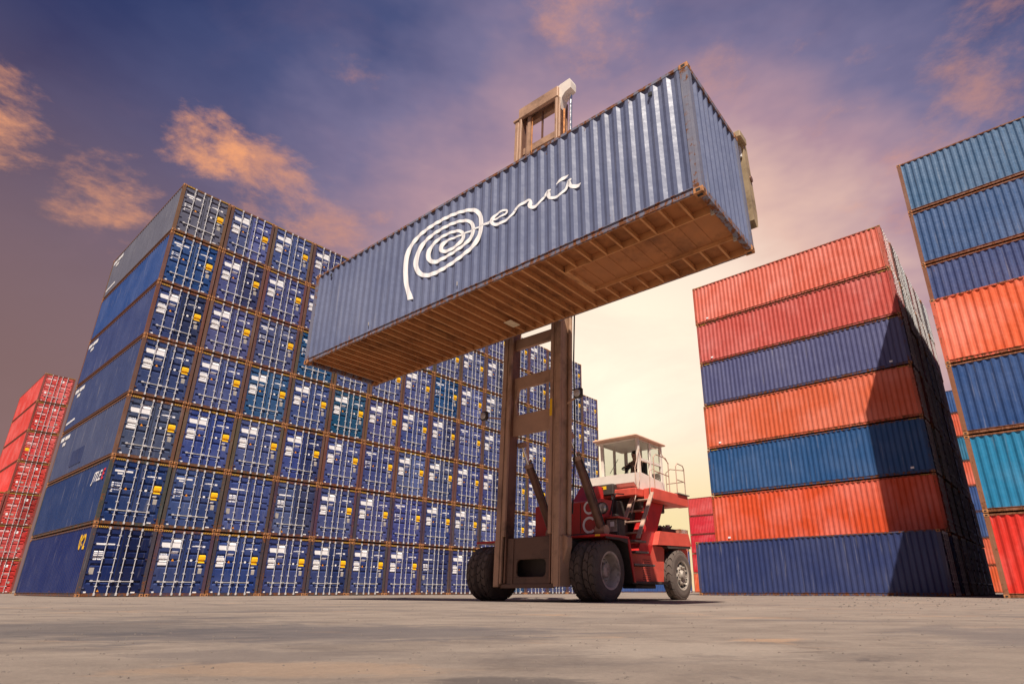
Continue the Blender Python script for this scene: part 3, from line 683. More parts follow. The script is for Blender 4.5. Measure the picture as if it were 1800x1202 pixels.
LOGO = [[[7.471,0.527,7.676,0.552],[7.52,0.625,7.717,0.649],[7.57,0.723,7.76,0.748],[7.618,0.82,7.802,0.849],[7.658,0.913,7.839,0.951],[7.692,1.006,7.87,1.05],[7.72,1.098,7.896,1.147],[7.744,1.189,7.918,1.243],[7.763,1.279,7.936,1.337],[7.779,1.37,7.952,1.433],[7.789,1.461,7.964,1.53],[7.796,1.549,7.972,1.623],[7.798,1.629,7.975,1.708],[7.797,1.7,7.973,1.784],[7.793,1.763,7.967,1.854],[7.783,1.821,7.954,1.919],[7.767,1.879,7.934,1.982],[7.745,1.937,7.905,2.044],[7.717,1.993,7.869,2.102],[7.683,2.047,7.825,2.157],[7.642,2.096,7.775,2.206],[7.596,2.14,7.718,2.25],[7.543,2.179,7.655,2.288],[7.482,2.215,7.585,2.322],[7.412,2.247,7.507,2.353],[7.33,2.276,7.418,2.38],[7.238,2.301,7.321,2.404],[7.141,2.321,7.218,2.424],[7.043,2.337,7.116,2.439],[6.946,2.348,7.014,2.45],[6.847,2.354,6.911,2.455],[6.746,2.357,6.807,2.458],[6.643,2.357,6.702,2.458],[6.537,2.356,6.594,2.457],[6.43,2.353,6.484,2.453],[6.324,2.346,6.375,2.446],[6.221,2.337,6.268,2.436],[6.122,2.325,6.165,2.422],[6.025,2.31,6.064,2.405],[5.932,2.292,5.966,2.386],[5.843,2.27,5.873,2.365],[5.756,2.246,5.783,2.342],[5.673,2.218,5.696,2.317],[5.598,2.188,5.614,2.29],[5.537,2.159,5.539,2.26],[5.493,2.131,5.473,2.226],[5.46,2.104,5.416,2.188],[5.434,2.077,5.366,2.147],[5.408,2.048,5.321,2.104],[5.384,2.019,5.28,2.055],[5.363,1.988,5.245,2.004],[5.344,1.955,5.217,1.952],[5.328,1.921,5.194,1.9],[5.318,1.886,5.176,1.847],[5.31,1.847,5.164,1.795],[5.306,1.805,5.156,1.746],[5.302,1.763,5.15,1.701],[5.298,1.724,5.148,1.657],[5.296,1.687,5.148,1.615],[5.296,1.649,5.151,1.574],[5.298,1.61,5.156,1.533],[5.302,1.569,5.163,1.49],[5.308,1.528,5.172,1.447],[5.316,1.488,5.185,1.403],[5.328,1.451,5.202,1.36],[5.346,1.416,5.224,1.321],[5.368,1.381,5.25,1.283],[5.394,1.349,5.28,1.248],[5.422,1.318,5.312,1.216],[5.451,1.291,5.345,1.188],[5.482,1.266,5.382,1.163],[5.516,1.242,5.422,1.139],[5.555,1.22,5.467,1.118],[5.6,1.2,5.518,1.099],[5.651,1.182,5.574,1.082],[5.707,1.164,5.632,1.066],[5.764,1.147,5.691,1.051],[5.822,1.13,5.751,1.036],[5.883,1.115,5.813,1.021],[5.945,1.099,5.877,1.007],[6.01,1.085,5.943,0.993],[6.077,1.072,6.011,0.979],[6.146,1.058,6.081,0.966],[6.218,1.047,6.153,0.954],[6.292,1.037,6.228,0.943],[6.37,1.029,6.306,0.932],[6.451,1.022,6.387,0.923],[6.533,1.017,6.469,0.915],[6.613,1.016,6.549,0.91],[6.691,1.017,6.627,0.907],[6.768,1.021,6.705,0.906],[6.841,1.027,6.783,0.908],[6.909,1.038,6.859,0.916],[6.972,1.051,6.932,0.928],[7.03,1.068,7.004,0.946],[7.082,1.087,7.076,0.97],[7.129,1.11,7.148,1.001],[7.171,1.137,7.219,1.04],[7.211,1.168,7.289,1.086],[7.246,1.202,7.354,1.138],[7.276,1.235,7.413,1.197],[7.303,1.272,7.464,1.26],[7.328,1.315,7.506,1.327],[7.35,1.361,7.539,1.393],[7.366,1.405,7.563,1.457],[7.375,1.445,7.576,1.518],[7.378,1.485,7.58,1.575],[7.376,1.529,7.577,1.629],[7.372,1.576,7.568,1.682],[7.364,1.629,7.554,1.737],[7.352,1.685,7.534,1.796],[7.336,1.739,7.508,1.852],[7.315,1.789,7.476,1.904],[7.289,1.834,7.437,1.949],[7.258,1.876,7.393,1.99],[7.221,1.914,7.344,2.026],[7.178,1.949,7.29,2.058],[7.13,1.98,7.231,2.086],[7.075,2.007,7.167,2.11],[7.014,2.03,7.099,2.13],[6.95,2.049,7.028,2.148],[6.882,2.065,6.953,2.161],[6.809,2.077,6.875,2.172],[6.732,2.085,6.794,2.18],[6.651,2.092,6.71,2.185],[6.564,2.096,6.621,2.188],[6.473,2.097,6.526,2.189],[6.381,2.096,6.431,2.188],[6.293,2.091,6.34,2.183],[6.209,2.083,6.251,2.174],[6.127,2.073,6.165,2.163],[6.048,2.06,6.082,2.148],[5.974,2.043,6.003,2.131],[5.904,2.024,5.927,2.111],[5.838,2.001,5.855,2.088],[5.779,1.977,5.786,2.062],[5.726,1.95,5.721,2.033],[5.681,1.921,5.661,2.0],[5.643,1.892,5.604,1.962],[5.613,1.863,5.55,1.919],[5.592,1.837,5.503,1.869],[5.576,1.81,5.465,1.814],[5.563,1.778,5.438,1.759],[5.552,1.742,5.421,1.706],[5.545,1.707,5.41,1.657],[5.542,1.673,5.408,1.609],[5.543,1.638,5.413,1.564],[5.549,1.602,5.423,1.524],[5.557,1.57,5.437,1.487],[5.568,1.542,5.455,1.455],[5.582,1.517,5.477,1.428],[5.6,1.493,5.504,1.403],[5.624,1.471,5.536,1.381],[5.654,1.451,5.573,1.36],[5.69,1.433,5.615,1.343],[5.731,1.416,5.661,1.327],[5.776,1.4,5.71,1.313],[5.825,1.386,5.762,1.3],[5.879,1.374,5.818,1.289],[5.936,1.363,5.877,1.278],[5.995,1.353,5.937,1.268],[6.056,1.342,5.999,1.258],[6.12,1.333,6.064,1.249],[6.185,1.325,6.13,1.24],[6.25,1.318,6.195,1.233],[6.316,1.314,6.262,1.227],[6.383,1.312,6.329,1.222],[6.45,1.312,6.394,1.218],[6.516,1.313,6.458,1.215],[6.581,1.314,6.519,1.211],[6.644,1.315,6.581,1.207],[6.701,1.319,6.644,1.205],[6.748,1.328,6.707,1.211],[6.785,1.342,6.771,1.227],[6.817,1.359,6.832,1.251],[6.844,1.378,6.888,1.282],[6.868,1.397,6.94,1.318],[6.887,1.416,6.988,1.36],[6.904,1.435,7.032,1.408],[6.918,1.455,7.067,1.46],[6.929,1.477,7.091,1.514],[6.938,1.507,7.103,1.566],[6.944,1.545,7.105,1.618],[6.944,1.583,7.099,1.667],[6.938,1.619,7.084,1.712],[6.925,1.65,7.059,1.751],[6.904,1.682,7.027,1.784],[6.877,1.712,6.989,1.813],[6.846,1.74,6.949,1.839],[6.811,1.766,6.907,1.862],[6.773,1.79,6.86,1.884],[6.73,1.811,6.81,1.903],[6.684,1.828,6.755,1.918],[6.632,1.842,6.697,1.93],[6.575,1.852,6.635,1.939],[6.515,1.858,6.57,1.944],[6.453,1.861,6.504,1.947],[6.389,1.862,6.435,1.946],[6.322,1.858,6.364,1.942],[6.255,1.852,6.293,1.935],[6.192,1.842,6.225,1.925],[6.13,1.83,6.159,1.913],[6.07,1.814,6.094,1.898],[6.016,1.796,6.03,1.88],[5.972,1.776,5.969,1.856],[5.938,1.754,5.913,1.825],[5.91,1.729,5.86,1.789],[5.889,1.705,5.814,1.747],[5.876,1.686,5.775,1.702],[5.868,1.669,5.748,1.653],[5.862,1.648,5.733,1.606],[5.859,1.625,5.73,1.564],[5.861,1.604,5.735,1.526],[5.867,1.586,5.75,1.495],[5.879,1.567,5.774,1.471],[5.898,1.548,5.802,1.452],[5.921,1.53,5.834,1.435],[5.95,1.513,5.87,1.42],[5.983,1.498,5.911,1.408],[6.021,1.484,5.955,1.397],[6.062,1.473,6.001,1.388],[6.108,1.463,6.05,1.379],[6.158,1.456,6.103,1.372],[6.209,1.452,6.157,1.367],[6.257,1.451,6.208,1.365],[6.303,1.455,6.257,1.364],[6.346,1.461,6.305,1.366],[6.385,1.471,6.354,1.372],[6.418,1.484,6.404,1.384],[6.449,1.501,6.456,1.403],[6.477,1.521,6.511,1.429],[6.491,1.535,6.567,1.466],[6.488,1.533,6.619,1.521],[6.486,1.533,6.646,1.58],[6.488,1.548,6.65,1.628],[6.486,1.569,6.64,1.668],[6.48,1.589,6.616,1.7],[6.467,1.608,6.579,1.722],[6.443,1.629,6.533,1.734],[6.411,1.648,6.483,1.741],[6.374,1.662,6.431,1.745],[6.333,1.669,6.379,1.746],[6.285,1.67,6.324,1.743],[6.233,1.669,6.268,1.738],[6.179,1.666,6.211,1.732],[6.124,1.662,6.152,1.724],[6.067,1.656,6.092,1.715],[6.008,1.649,6.032,1.705],[5.949,1.643,5.974,1.697],[5.891,1.639,5.917,1.691],[5.835,1.635,5.86,1.687],[5.779,1.632,5.803,1.682],[5.721,1.629,5.744,1.678],[5.66,1.626,5.682,1.673],[5.597,1.622,5.618,1.667],[5.533,1.618,5.554,1.662],[5.47,1.616,5.491,1.658],[5.408,1.615,5.43,1.657],[5.348,1.615,5.37,1.657],[5.287,1.615,5.308,1.657],[5.226,1.611,5.244,1.653],[5.161,1.604,5.177,1.646],[5.094,1.594,5.109,1.635],[5.026,1.583,5.041,1.624],[4.959,1.572,4.974,1.613]],[[5.142,1.609,5.163,1.652],[5.094,1.607,5.115,1.651],[5.045,1.605,5.066,1.65],[4.997,1.602,5.019,1.648],[4.954,1.6,4.975,1.646],[4.917,1.597,4.938,1.644],[4.883,1.593,4.904,1.642],[4.851,1.59,4.872,1.639],[4.817,1.587,4.84,1.637],[4.783,1.586,4.806,1.636],[4.749,1.586,4.773,1.634],[4.716,1.587,4.739,1.633],[4.683,1.587,4.705,1.633],[4.65,1.586,4.67,1.631],[4.616,1.584,4.636,1.629],[4.582,1.584,4.604,1.629],[4.549,1.584,4.573,1.63],[4.516,1.587,4.543,1.634],[4.483,1.591,4.513,1.64],[4.453,1.597,4.487,1.648],[4.429,1.606,4.469,1.655],[4.413,1.618,4.459,1.663],[4.403,1.634,4.454,1.671],[4.401,1.655,4.453,1.675],[4.41,1.681,4.452,1.673],[4.431,1.706,4.454,1.674],[4.455,1.725,4.465,1.681],[4.483,1.74,4.481,1.69],[4.514,1.752,4.501,1.697],[4.546,1.759,4.527,1.703],[4.582,1.762,4.559,1.707],[4.618,1.763,4.593,1.709],[4.654,1.763,4.626,1.709],[4.69,1.761,4.659,1.706],[4.726,1.756,4.692,1.701],[4.762,1.751,4.724,1.693],[4.795,1.744,4.753,1.683],[4.826,1.736,4.778,1.671],[4.857,1.727,4.799,1.657],[4.885,1.716,4.817,1.641],[4.908,1.703,4.83,1.626],[4.927,1.686,4.838,1.61],[4.942,1.667,4.843,1.595],[4.951,1.641,4.843,1.583],[4.95,1.609,4.841,1.574],[4.939,1.574,4.838,1.564],[4.919,1.537,4.832,1.55],[4.889,1.498,4.826,1.54],[4.849,1.463,4.819,1.532],[4.806,1.438,4.802,1.52],[4.762,1.421,4.772,1.506],[4.719,1.409,4.737,1.492],[4.677,1.4,4.702,1.482],[4.636,1.396,4.667,1.474],[4.597,1.395,4.631,1.47],[4.558,1.397,4.593,1.468],[4.521,1.401,4.555,1.468],[4.483,1.404,4.518,1.469],[4.444,1.409,4.48,1.472],[4.406,1.416,4.444,1.476],[4.37,1.425,4.409,1.483],[4.335,1.438,4.374,1.493],[4.301,1.453,4.34,1.505],[4.269,1.47,4.308,1.519],[4.241,1.487,4.282,1.534],[4.218,1.505,4.263,1.552],[4.198,1.523,4.249,1.571],[4.181,1.541,4.237,1.592],[4.164,1.558,4.223,1.614]],[[4.2,1.533,4.233,1.562],[4.188,1.543,4.229,1.577],[4.178,1.552,4.225,1.593],[4.168,1.56,4.218,1.61],[4.155,1.568,4.206,1.625],[4.14,1.576,4.189,1.637],[4.123,1.585,4.169,1.647],[4.103,1.594,4.145,1.656],[4.08,1.601,4.119,1.663],[4.053,1.606,4.089,1.67],[4.021,1.61,4.057,1.675],[3.988,1.613,4.023,1.679],[3.956,1.616,3.991,1.683],[3.923,1.62,3.959,1.686],[3.891,1.623,3.925,1.69],[3.861,1.626,3.892,1.692],[3.836,1.625,3.862,1.691],[3.815,1.623,3.834,1.687],[3.797,1.619,3.807,1.679],[3.787,1.614,3.78,1.667],[3.788,1.615,3.751,1.645],[3.793,1.618,3.729,1.612],[3.796,1.611,3.718,1.582],[3.801,1.598,3.712,1.555],[3.806,1.588,3.708,1.53],[3.812,1.581,3.711,1.504],[3.823,1.571,3.716,1.483],[3.835,1.552,3.718,1.471],[3.839,1.518,3.717,1.474],[3.825,1.478,3.72,1.481],[3.803,1.445,3.723,1.48],[3.774,1.417,3.725,1.477],[3.743,1.396,3.725,1.474],[3.713,1.383,3.719,1.468],[3.685,1.377,3.705,1.461],[3.658,1.374,3.686,1.455],[3.631,1.375,3.664,1.451],[3.603,1.38,3.639,1.45],[3.574,1.387,3.611,1.452],[3.545,1.397,3.582,1.457],[3.517,1.409,3.554,1.464],[3.489,1.425,3.528,1.476],[3.462,1.442,3.501,1.491],[3.437,1.46,3.475,1.507],[3.415,1.476,3.451,1.522],[3.396,1.489,3.432,1.535],[3.379,1.501,3.415,1.546],[3.363,1.512,3.399,1.557],[3.347,1.523,3.383,1.569]],[[3.375,1.504,3.406,1.533],[3.363,1.517,3.398,1.55],[3.35,1.531,3.391,1.569],[3.338,1.542,3.382,1.587],[3.325,1.55,3.371,1.605],[3.309,1.555,3.357,1.62],[3.29,1.557,3.342,1.634],[3.271,1.559,3.326,1.645],[3.253,1.565,3.307,1.652],[3.239,1.575,3.285,1.653],[3.226,1.588,3.26,1.648],[3.213,1.602,3.235,1.642],[3.199,1.616,3.211,1.637]],[[3.305,1.649,3.222,1.598],[3.314,1.63,3.22,1.572],[3.324,1.611,3.217,1.546],[3.333,1.587,3.214,1.525],[3.334,1.557,3.212,1.509],[3.327,1.524,3.211,1.491],[3.313,1.49,3.213,1.474],[3.293,1.452,3.215,1.463],[3.264,1.416,3.217,1.459],[3.23,1.39,3.216,1.456],[3.199,1.376,3.204,1.449],[3.171,1.367,3.183,1.441],[3.142,1.361,3.158,1.432],[3.111,1.355,3.129,1.424],[3.076,1.35,3.096,1.417],[3.04,1.347,3.064,1.412],[3.005,1.349,3.034,1.411],[2.973,1.355,3.005,1.414],[2.943,1.365,2.976,1.422],[2.914,1.377,2.949,1.431],[2.889,1.388,2.923,1.441],[2.865,1.397,2.9,1.451],[2.842,1.407,2.879,1.462],[2.82,1.418,2.862,1.473],[2.8,1.433,2.848,1.486],[2.785,1.454,2.838,1.503],[2.773,1.476,2.829,1.523],[2.763,1.497,2.82,1.545],[2.753,1.514,2.811,1.567],[2.742,1.528,2.803,1.586],[2.73,1.539,2.796,1.605],[2.719,1.548,2.787,1.623],[2.709,1.559,2.773,1.637],[2.701,1.573,2.752,1.644],[2.691,1.59,2.729,1.646],[2.68,1.608,2.706,1.645],[2.67,1.625,2.683,1.645]],[[2.768,1.634,2.697,1.601],[2.772,1.614,2.693,1.576],[2.776,1.592,2.689,1.552],[2.778,1.567,2.684,1.533],[2.775,1.537,2.679,1.519],[2.765,1.506,2.674,1.506],[2.751,1.475,2.669,1.493],[2.73,1.443,2.665,1.485],[2.701,1.411,2.662,1.481],[2.669,1.387,2.654,1.474],[2.638,1.371,2.637,1.465],[2.608,1.359,2.616,1.455],[2.582,1.352,2.596,1.447],[2.558,1.348,2.579,1.44],[2.535,1.348,2.562,1.434],[2.515,1.351,2.544,1.429],[2.496,1.357,2.527,1.425],[2.481,1.367,2.511,1.421],[2.469,1.379,2.493,1.42],[2.459,1.392,2.475,1.419],[2.448,1.405,2.456,1.418]],[[3.071,1.684,3.081,1.701],[3.038,1.687,3.057,1.717],[3.006,1.689,3.032,1.733],[2.974,1.692,3.007,1.749],[2.945,1.695,2.983,1.761],[2.919,1.698,2.959,1.771],[2.894,1.701,2.935,1.778],[2.871,1.706,2.911,1.784],[2.847,1.712,2.884,1.786],[2.822,1.721,2.853,1.785],[2.797,1.732,2.82,1.781],[2.771,1.744,2.786,1.775],[2.746,1.756,2.753,1.77]]]
b = MB(); XS = .022
def logo_pt(s, z): return (XS + wave(s, NW, YA, YB) * .40 - .004, s, z)
pos = []
for row in LOGO:
    # refine along the stroke and across it so the paint follows the pressed wall
    pts = [Vector(r_) for r_ in row]; fine = [pts[0]]
    for a_, c_ in zip(pts, pts[1:]):
        n_ = max(1, int(max(abs(c_[0] - a_[0]), abs(c_[1] - a_[1]), abs(c_[2] - a_[2]), abs(c_[3] - a_[3])) / .02))
        fine += [a_.lerp(c_, (i + 1) / n_) for i in range(n_)]
    NA = 7; vs = []
    for q_ in fine:
        for i in range(NA + 1):
            f = i / NA; vs.append(logo_pt(q_[0] * (1 - f) + q_[2] * f, q_[1] * (1 - f) + q_[3] * f))
    b.add(vs, [(r_ * (NA + 1) + i, (r_ + 1) * (NA + 1) + i, (r_ + 1) * (NA + 1) + i + 1, r_ * (NA + 1) + i + 1) for r_ in range(len(fine) - 1) for i in range(NA)], 'marking_white')
b.build('painted_lettering', FC)

# ------------------------------------------------------------------ container handler (X to its left-hand side as seen = right, Y towards its rear, Z up)
UFv = Vector((-math.sin(FY), math.cos(FY), 0)); VFv = Vector((math.cos(FY), math.sin(FY), 0))
HO = UFv * 9.42 + VFv * 12.25
HD = thing('container_handler', 'red container handler with tall mast holding up the lettered container', 'forklift', HO, (0, 0, FY - math.pi / 2))
S_ = 'mast_steel'; G_ = 'mast_grease'
MC = -.14                                                 # centre line of the mast; it leans a hair to the right
def lean(b):
    b.v = [(x + MC + .020 * z, y, z) for x, y, z in b.v]; return b
b = MB()                                                   # outer mast: two channel uprights and their cross members
for s in (-1, 1):
    b.box(s * 1.01, s * .86, -1.06, -.99, .33, 8.3, S_, .01); b.box(s * 1.01, s * .95, -.989, -.62, .33, 8.3, S_); b.box(s * 1.01, s * .86, -.62, -.55, .33, 8.3, S_, .01)
    b.box(s * 1.045, s * 1.012, -1.03, -.62, .33, 1.45, S_)
b.prism([(1.012, 1.5), (1.17, 1.42), (1.17, 1.20), (1.012, .75)], 1, -.92, -.74, S_)
b.box(-.85, .85, -.60, -.56, 1.30, 1.5, S_); b.box(-.94, .94, -.60, -.555, 7.9, 8.3, S_)
lean(b).build('outer_mast', HD)
b = MB()                                                   # apron plate between the uprights, with an oblong opening
b.box(-.68, .68, -.95, -.90, .96, 1.48, 'apron', .01); b.box(-.68, .68, -.95, -.90, .36, .56, 'apron', .01); b.box(-.68, -.36, -.949, -.901, .555, .965, 'apron'); b.box(.56, .68, -.949, -.901, .555, .965, 'apron')
b.box(-.84, .84, -.98, -.955, .30, .40, 'apron', .008); b.box(-.52, -.46, -.97, -.951, .4, 1.46, 'apron')
for (x_, z_) in ((-.36, .56), (.56, .56), (-.36, .96), (.56, .96)):
    sx_, sz_ = (1 if x_ < 0 else -1), (1 if z_ < .7 else -1); b.prism([(x_, z_), (x_ + sx_ * .09, z_), (x_ + sx_ * .03, z_ + sz_ * .03), (x_, z_ + sz_ * .09)], 1, -.948, -.902, 'apron')
lean(b).build('apron_plate', HD)
b = MB()                                                   # middle mast section
for s in (-1, 1):
    b.box(s * .85, s * .785, -1.04, -.97, .40, 14.7, S_, .01); b.box(s * .83, s * .80, -.968, -.66, .40, 14.7, G_); b.box(s * .85, s * .785, -.66, -.60, .40, 14.7, S_)
b.box(-1.01, -.87, -1.02, -.92, 8.4, 14.75, S_, .01); b.box(-.99, -.95, -.90, -.72, 8.4, 14.7, G_); b.box(-1.08, -.80, -1.05, -.55, 14.76, 14.84, S_, .01)
for z0, z1 in ((6.60, 6.92), (5.42, 5.76), (4.12, 4.68)): b.box(-.78, .78, -.90, -.80, z0, z1, S_, .01)
for z, q_ in ((5.42, -.5), (4.68, .45)): b.prism([(-.70, z), (-.55, z), (-.70, z + q_)], 1, -.895, -.805, S_)
lean(b).build('middle_mast', HD)
b = MB()                                                   # inner mast section, fully raised
for s in (-1, 1):
    b.box(s * .78, s * .69, -1.08, -1.0, 1.52, 15.1, S_, .01); b.box(s * .73, s * .69, -.999, -.70, .42, 15.1, G_); b.box(s * .78, s * .70, -.78, -.71, .42, 15.1, S_)
b.box(-.80, .80, -1.10, -.98, 14.72, 15.12, S_, .015); b.box(-.80, .80, -.75, -.60, 14.70, 15.08, S_); b.box(-.68, .68, -.979, -.76, 14.95, 15.06, S_)
b.prism([(.55, 15.14), (.84, 15.22), (1.20, 15.24), (1.25, 15.1), (1.24, 14.86), (1.02, 14.80), (.90, 14.66), (.84, 14.3), (.79, 14.3), (.79, 15.1)], 1, -1.0, -.72, 'cab_white')
b.box(-.68, .68, -.95, -.85, 13.32, 13.56, S_)
b.box(-.50, -.38, -.98, -.9, 10, 14.7, S_); b.box(.02, .07, -.9, -.85, 10, 14.7, G_)
lean(b).build('inner_mast', HD)
for s in (-1, 1):
    b = MB()
    if s > 0: b.cyl((1.10, -.80, 7.9), (1.10, -.80, 14.9), .05, 'chrome_rod', n=14); b.cyl((1.07, -.72, 1.5), (1.07, -.72, 7.9), .055, S_, n=14)
    else: b.cyl((-.92, -.84, 8), (-.92, -.84, 14.8), .035, 'chrome_rod', n=12); b.cyl((-.92, -.72, .6), (-.92, -.72, 7.9), .05, G_, n=12)
    lean(b).build('lift_cylinder', HD, True)
b = MB(); b.tube([(.90, -.86, z) for z in (9, 12, 14.3)], .035, 'copper_pipe'); b.tube([(1.04, -.55, 2), (1.08, -.5, 4), (1.04, -.52, 6), (1.06, -.5, 8)], .02, 'hose')
b.tube([(-.56, -.93, 9), (-.56, -.93, 14.6)], .03, G_); b.tube([(-.32, -.95, 9), (-.32, -.95, 14.6)], .02, 'copper_pipe')
lean(b).build('hose', HD, True)
b = MB(); b.box(.70, .78, -1.088, -1.082, 4.40, 4.85, 'marking_yellow'); lean(b).build('warning_sticker', HD)
# carriage and spreader on the far face of the lifted container
b = MB(); cz = 9.2
for s in (-1, 1): b.box(s * .55, s * .40, -1.22, -1.09, 7.0, 9.7, S_, .01)
b.box(-.9, .9, -1.30, -1.225, 8.9, 9.2, S_, .01); b.box(-.9, .9, -1.30, -1.225, 7.3, 7.6, S_, .01); b.build('carriage', HD)
b = MB(); Y_ = 'spreader_yellow'
b.box(-5.6, 6.0, -1.62, -1.32, 9.02, 9.42, Y_, .03); b.box(-5.6, 6.0, -1.50, -1.34, 8.72, 9.015, Y_, .02)
for x in (-5.75, 6.36):
    b.prism([(-1.80, 9.62), (-1.50, 9.75), (-1.38, 9.4), (-1.30, 7.75), (-1.36, 7.42), (-1.46, 7.36), (-1.56, 7.5), (-1.60, 9.3)], 0, x - .09, x + .09, Y_)
    b.box(x - .14, x + .14, -1.9, -1.5, 9.42, 9.60, Y_, .02); b.cyl((x, -1.62, 9.5), (x, -1.62, 9.1), .04, 'galvanised')
    b.cyl((x - .12, -1.42, 8.6), (x + .12, -1.42, 8.6), .07, G_)
b.build('spreader', HD)
# tilt cylinders
for x0, x1 in ((.93, 1.20), (-.66, -.36)):
    b = MB(); top = Vector((x0, -.62, 3.92)); bot = Vector((x1, .34, 1.66)); mid_ = top.lerp(bot, .22)
    b.cyl(top, mid_, .04, 'chrome_rod', n=12); b.cyl(mid_, bot, .105, G_, n=18); b.cyl(mid_, mid_ + (bot - mid_) * .05, .125, S_, n=18)
    b.cyl(bot + Vector((-.14, 0, 0)), bot + Vector((.14, 0, 0)), .13, S_, n=16); b.cyl(top + Vector((-.1, 0, 0)), top + Vector((.1, 0, 0)), .08, S_, n=12)
    off = Vector((.12, -.05, .1)); b.tube([mid_ + off * .8, mid_.lerp(bot, .3) + off * 1.15, mid_.lerp(bot, .6) + off * 1.15, bot + off], .016, 'hose'); b.cyl(mid_ + off * .3, mid_ + off * 1.0, .03, S_, n=8)
    b.build('tilt_cylinder', HD, True)
# wheels
def tyre_mesh(x0, wdt, R0, Rr, lugs=21):
    b = MB(); prof = [(0.02, Rr), (.0, Rr + .03), (-.008, (R0 + Rr) / 2), (.0, R0 - .10), (.035, R0 - .035), (.075, R0 - .022), (wdt - .075, R0 - .022), (wdt - .035, R0 - .035), (wdt, R0 - .10), (wdt + .008, (R0 + Rr) / 2), (wdt, Rr + .03), (wdt - .02, Rr)]
    b.lathe(prof, (x0, 0, 0), (1, 0, 0), 'rubber', n=72)
    for k in range(lugs):
        a0 = 2 * math.pi * k / lugs; wl = 2 * math.pi / lugs
        for side in (0, 1):
            sh = .5 * wl if side else 0
            seg = []
            for i in range(5):          # wavy tread blocks from shoulder to centre line
                f = i / 4; xx = x0 + (.012 + f * (wdt / 2 - .022) if not side else wdt - .012 - f * (wdt / 2 - .022)); r_ = (R0 - .05 if i == 0 else R0 + .012)
                aa = a0 + sh + .42 * wl * math.sin(f * 3.0); seg.append((xx, aa, r_))
            vs = []
            for xx, aa, r_ in seg:
                for da, rr_ in ((0, r_ - .03), (0.01, r_), (wl * .86, r_), (wl * .88, r_ - .03)): vs.append((xx, math.sin(aa + da) * rr_, math.cos(aa + da) * rr_))
            b.add(vs, [(i * 4 + q_, i * 4 + q_ + 1, i * 4 + q_ + 5, i * 4 + q_ + 4) for i in range(4) for q_ in range(3)] + [(0, 1, 2, 3), (19, 18, 17, 16)], 'rubber')
    return b.mesh('tyre', True)
def front_rim(x0, wdt, Rr, deep=True):
    b = MB(); d = wdt * .62
    prof = [(wdt + .004, Rr + .035), (wdt - .004, Rr - .01), (wdt - .04, Rr - .03), (wdt - .09, Rr - .045), (wdt - d, Rr - .07), (wdt - d - .02, .22), (wdt - d + .02, .17), (wdt - d + .10, .165), (wdt - d + .13, .14), (wdt - d + .14, .0)]
    b.lathe(prof, (x0, 0, 0), (1, 0, 0), 'rim_steel', n=48)
    for k in range(14):
        a_ = 2 * math.pi * k / 14; b.cyl((x0 + wdt - d - .03, .265 * math.sin(a_), .265 * math.cos(a_)), (x0 + wdt - d + .035, .265 * math.sin(a_), .265 * math.cos(a_)), .018, 'rim_steel', n=6)
    return b.mesh('rim', True)
def rear_rim(x0, wdt, Rr):
    b = MB()
    prof = [(wdt + .004, Rr + .03), (wdt - .01, Rr - .015), (wdt - .06, Rr - .03), (wdt - .07, Rr - .07), (wdt - .02, .26), (wdt - .005, .20), (wdt - .03, .15), (wdt + .02, .12), (wdt + .05, .10), (wdt + .055, 0)]
    b.lathe(prof, (x0, 0, 0), (1, 0, 0), 'rear_rim', n=48)
    for k in range(10):
        a_ = 2 * math.pi * k / 10; p_ = (.235 * math.sin(a_), .235 * math.cos(a_)); b.cyl((x0 + wdt - .04, *p_), (x0 + wdt + .035, *p_), .022, 'rear_rim', n=6)
        p_ = (.31 * math.sin(a_ + .3), .31 * math.cos(a_ + .3)); b.cyl((x0 + wdt - .07, *p_), (x0 + wdt - .01, *p_), .03, 'seal_hole_black', n=10)
    return b.mesh('rim', True)
RF, TW = .69, .375
tm = tyre_mesh(0, TW, RF, .40); fr_ = front_rim(0, TW, .40); trr = tyre_mesh(0, .34, .68, .38, 20); rr2 = rear_rim(0, .34, .38)
for s in (-1, 1):
    for xo in (1.30, .915):
        w_ = thing_ = bpy.data.objects.new('wheel', None); COL.objects.link(w_); w_.parent = HD
        w_.location = (s * xo + (-.04 if s > 0 else -.86), 0, RF + .005); w_.rotation_euler = (.13 * xo, 0, 0 if s > 0 else math.pi)
        put('tyre', tm, w_); put('rim', fr_, w_)
    w_ = bpy.data.objects.new('wheel', None); COL.objects.link(w_); w_.parent = HD; w_.location = (s * 1.17, 4.02, .665); w_.rotation_euler = (.2, 0, 0 if s > 0 else math.pi)
    put('tyre', trr, w_); put('rim', rr2, w_)
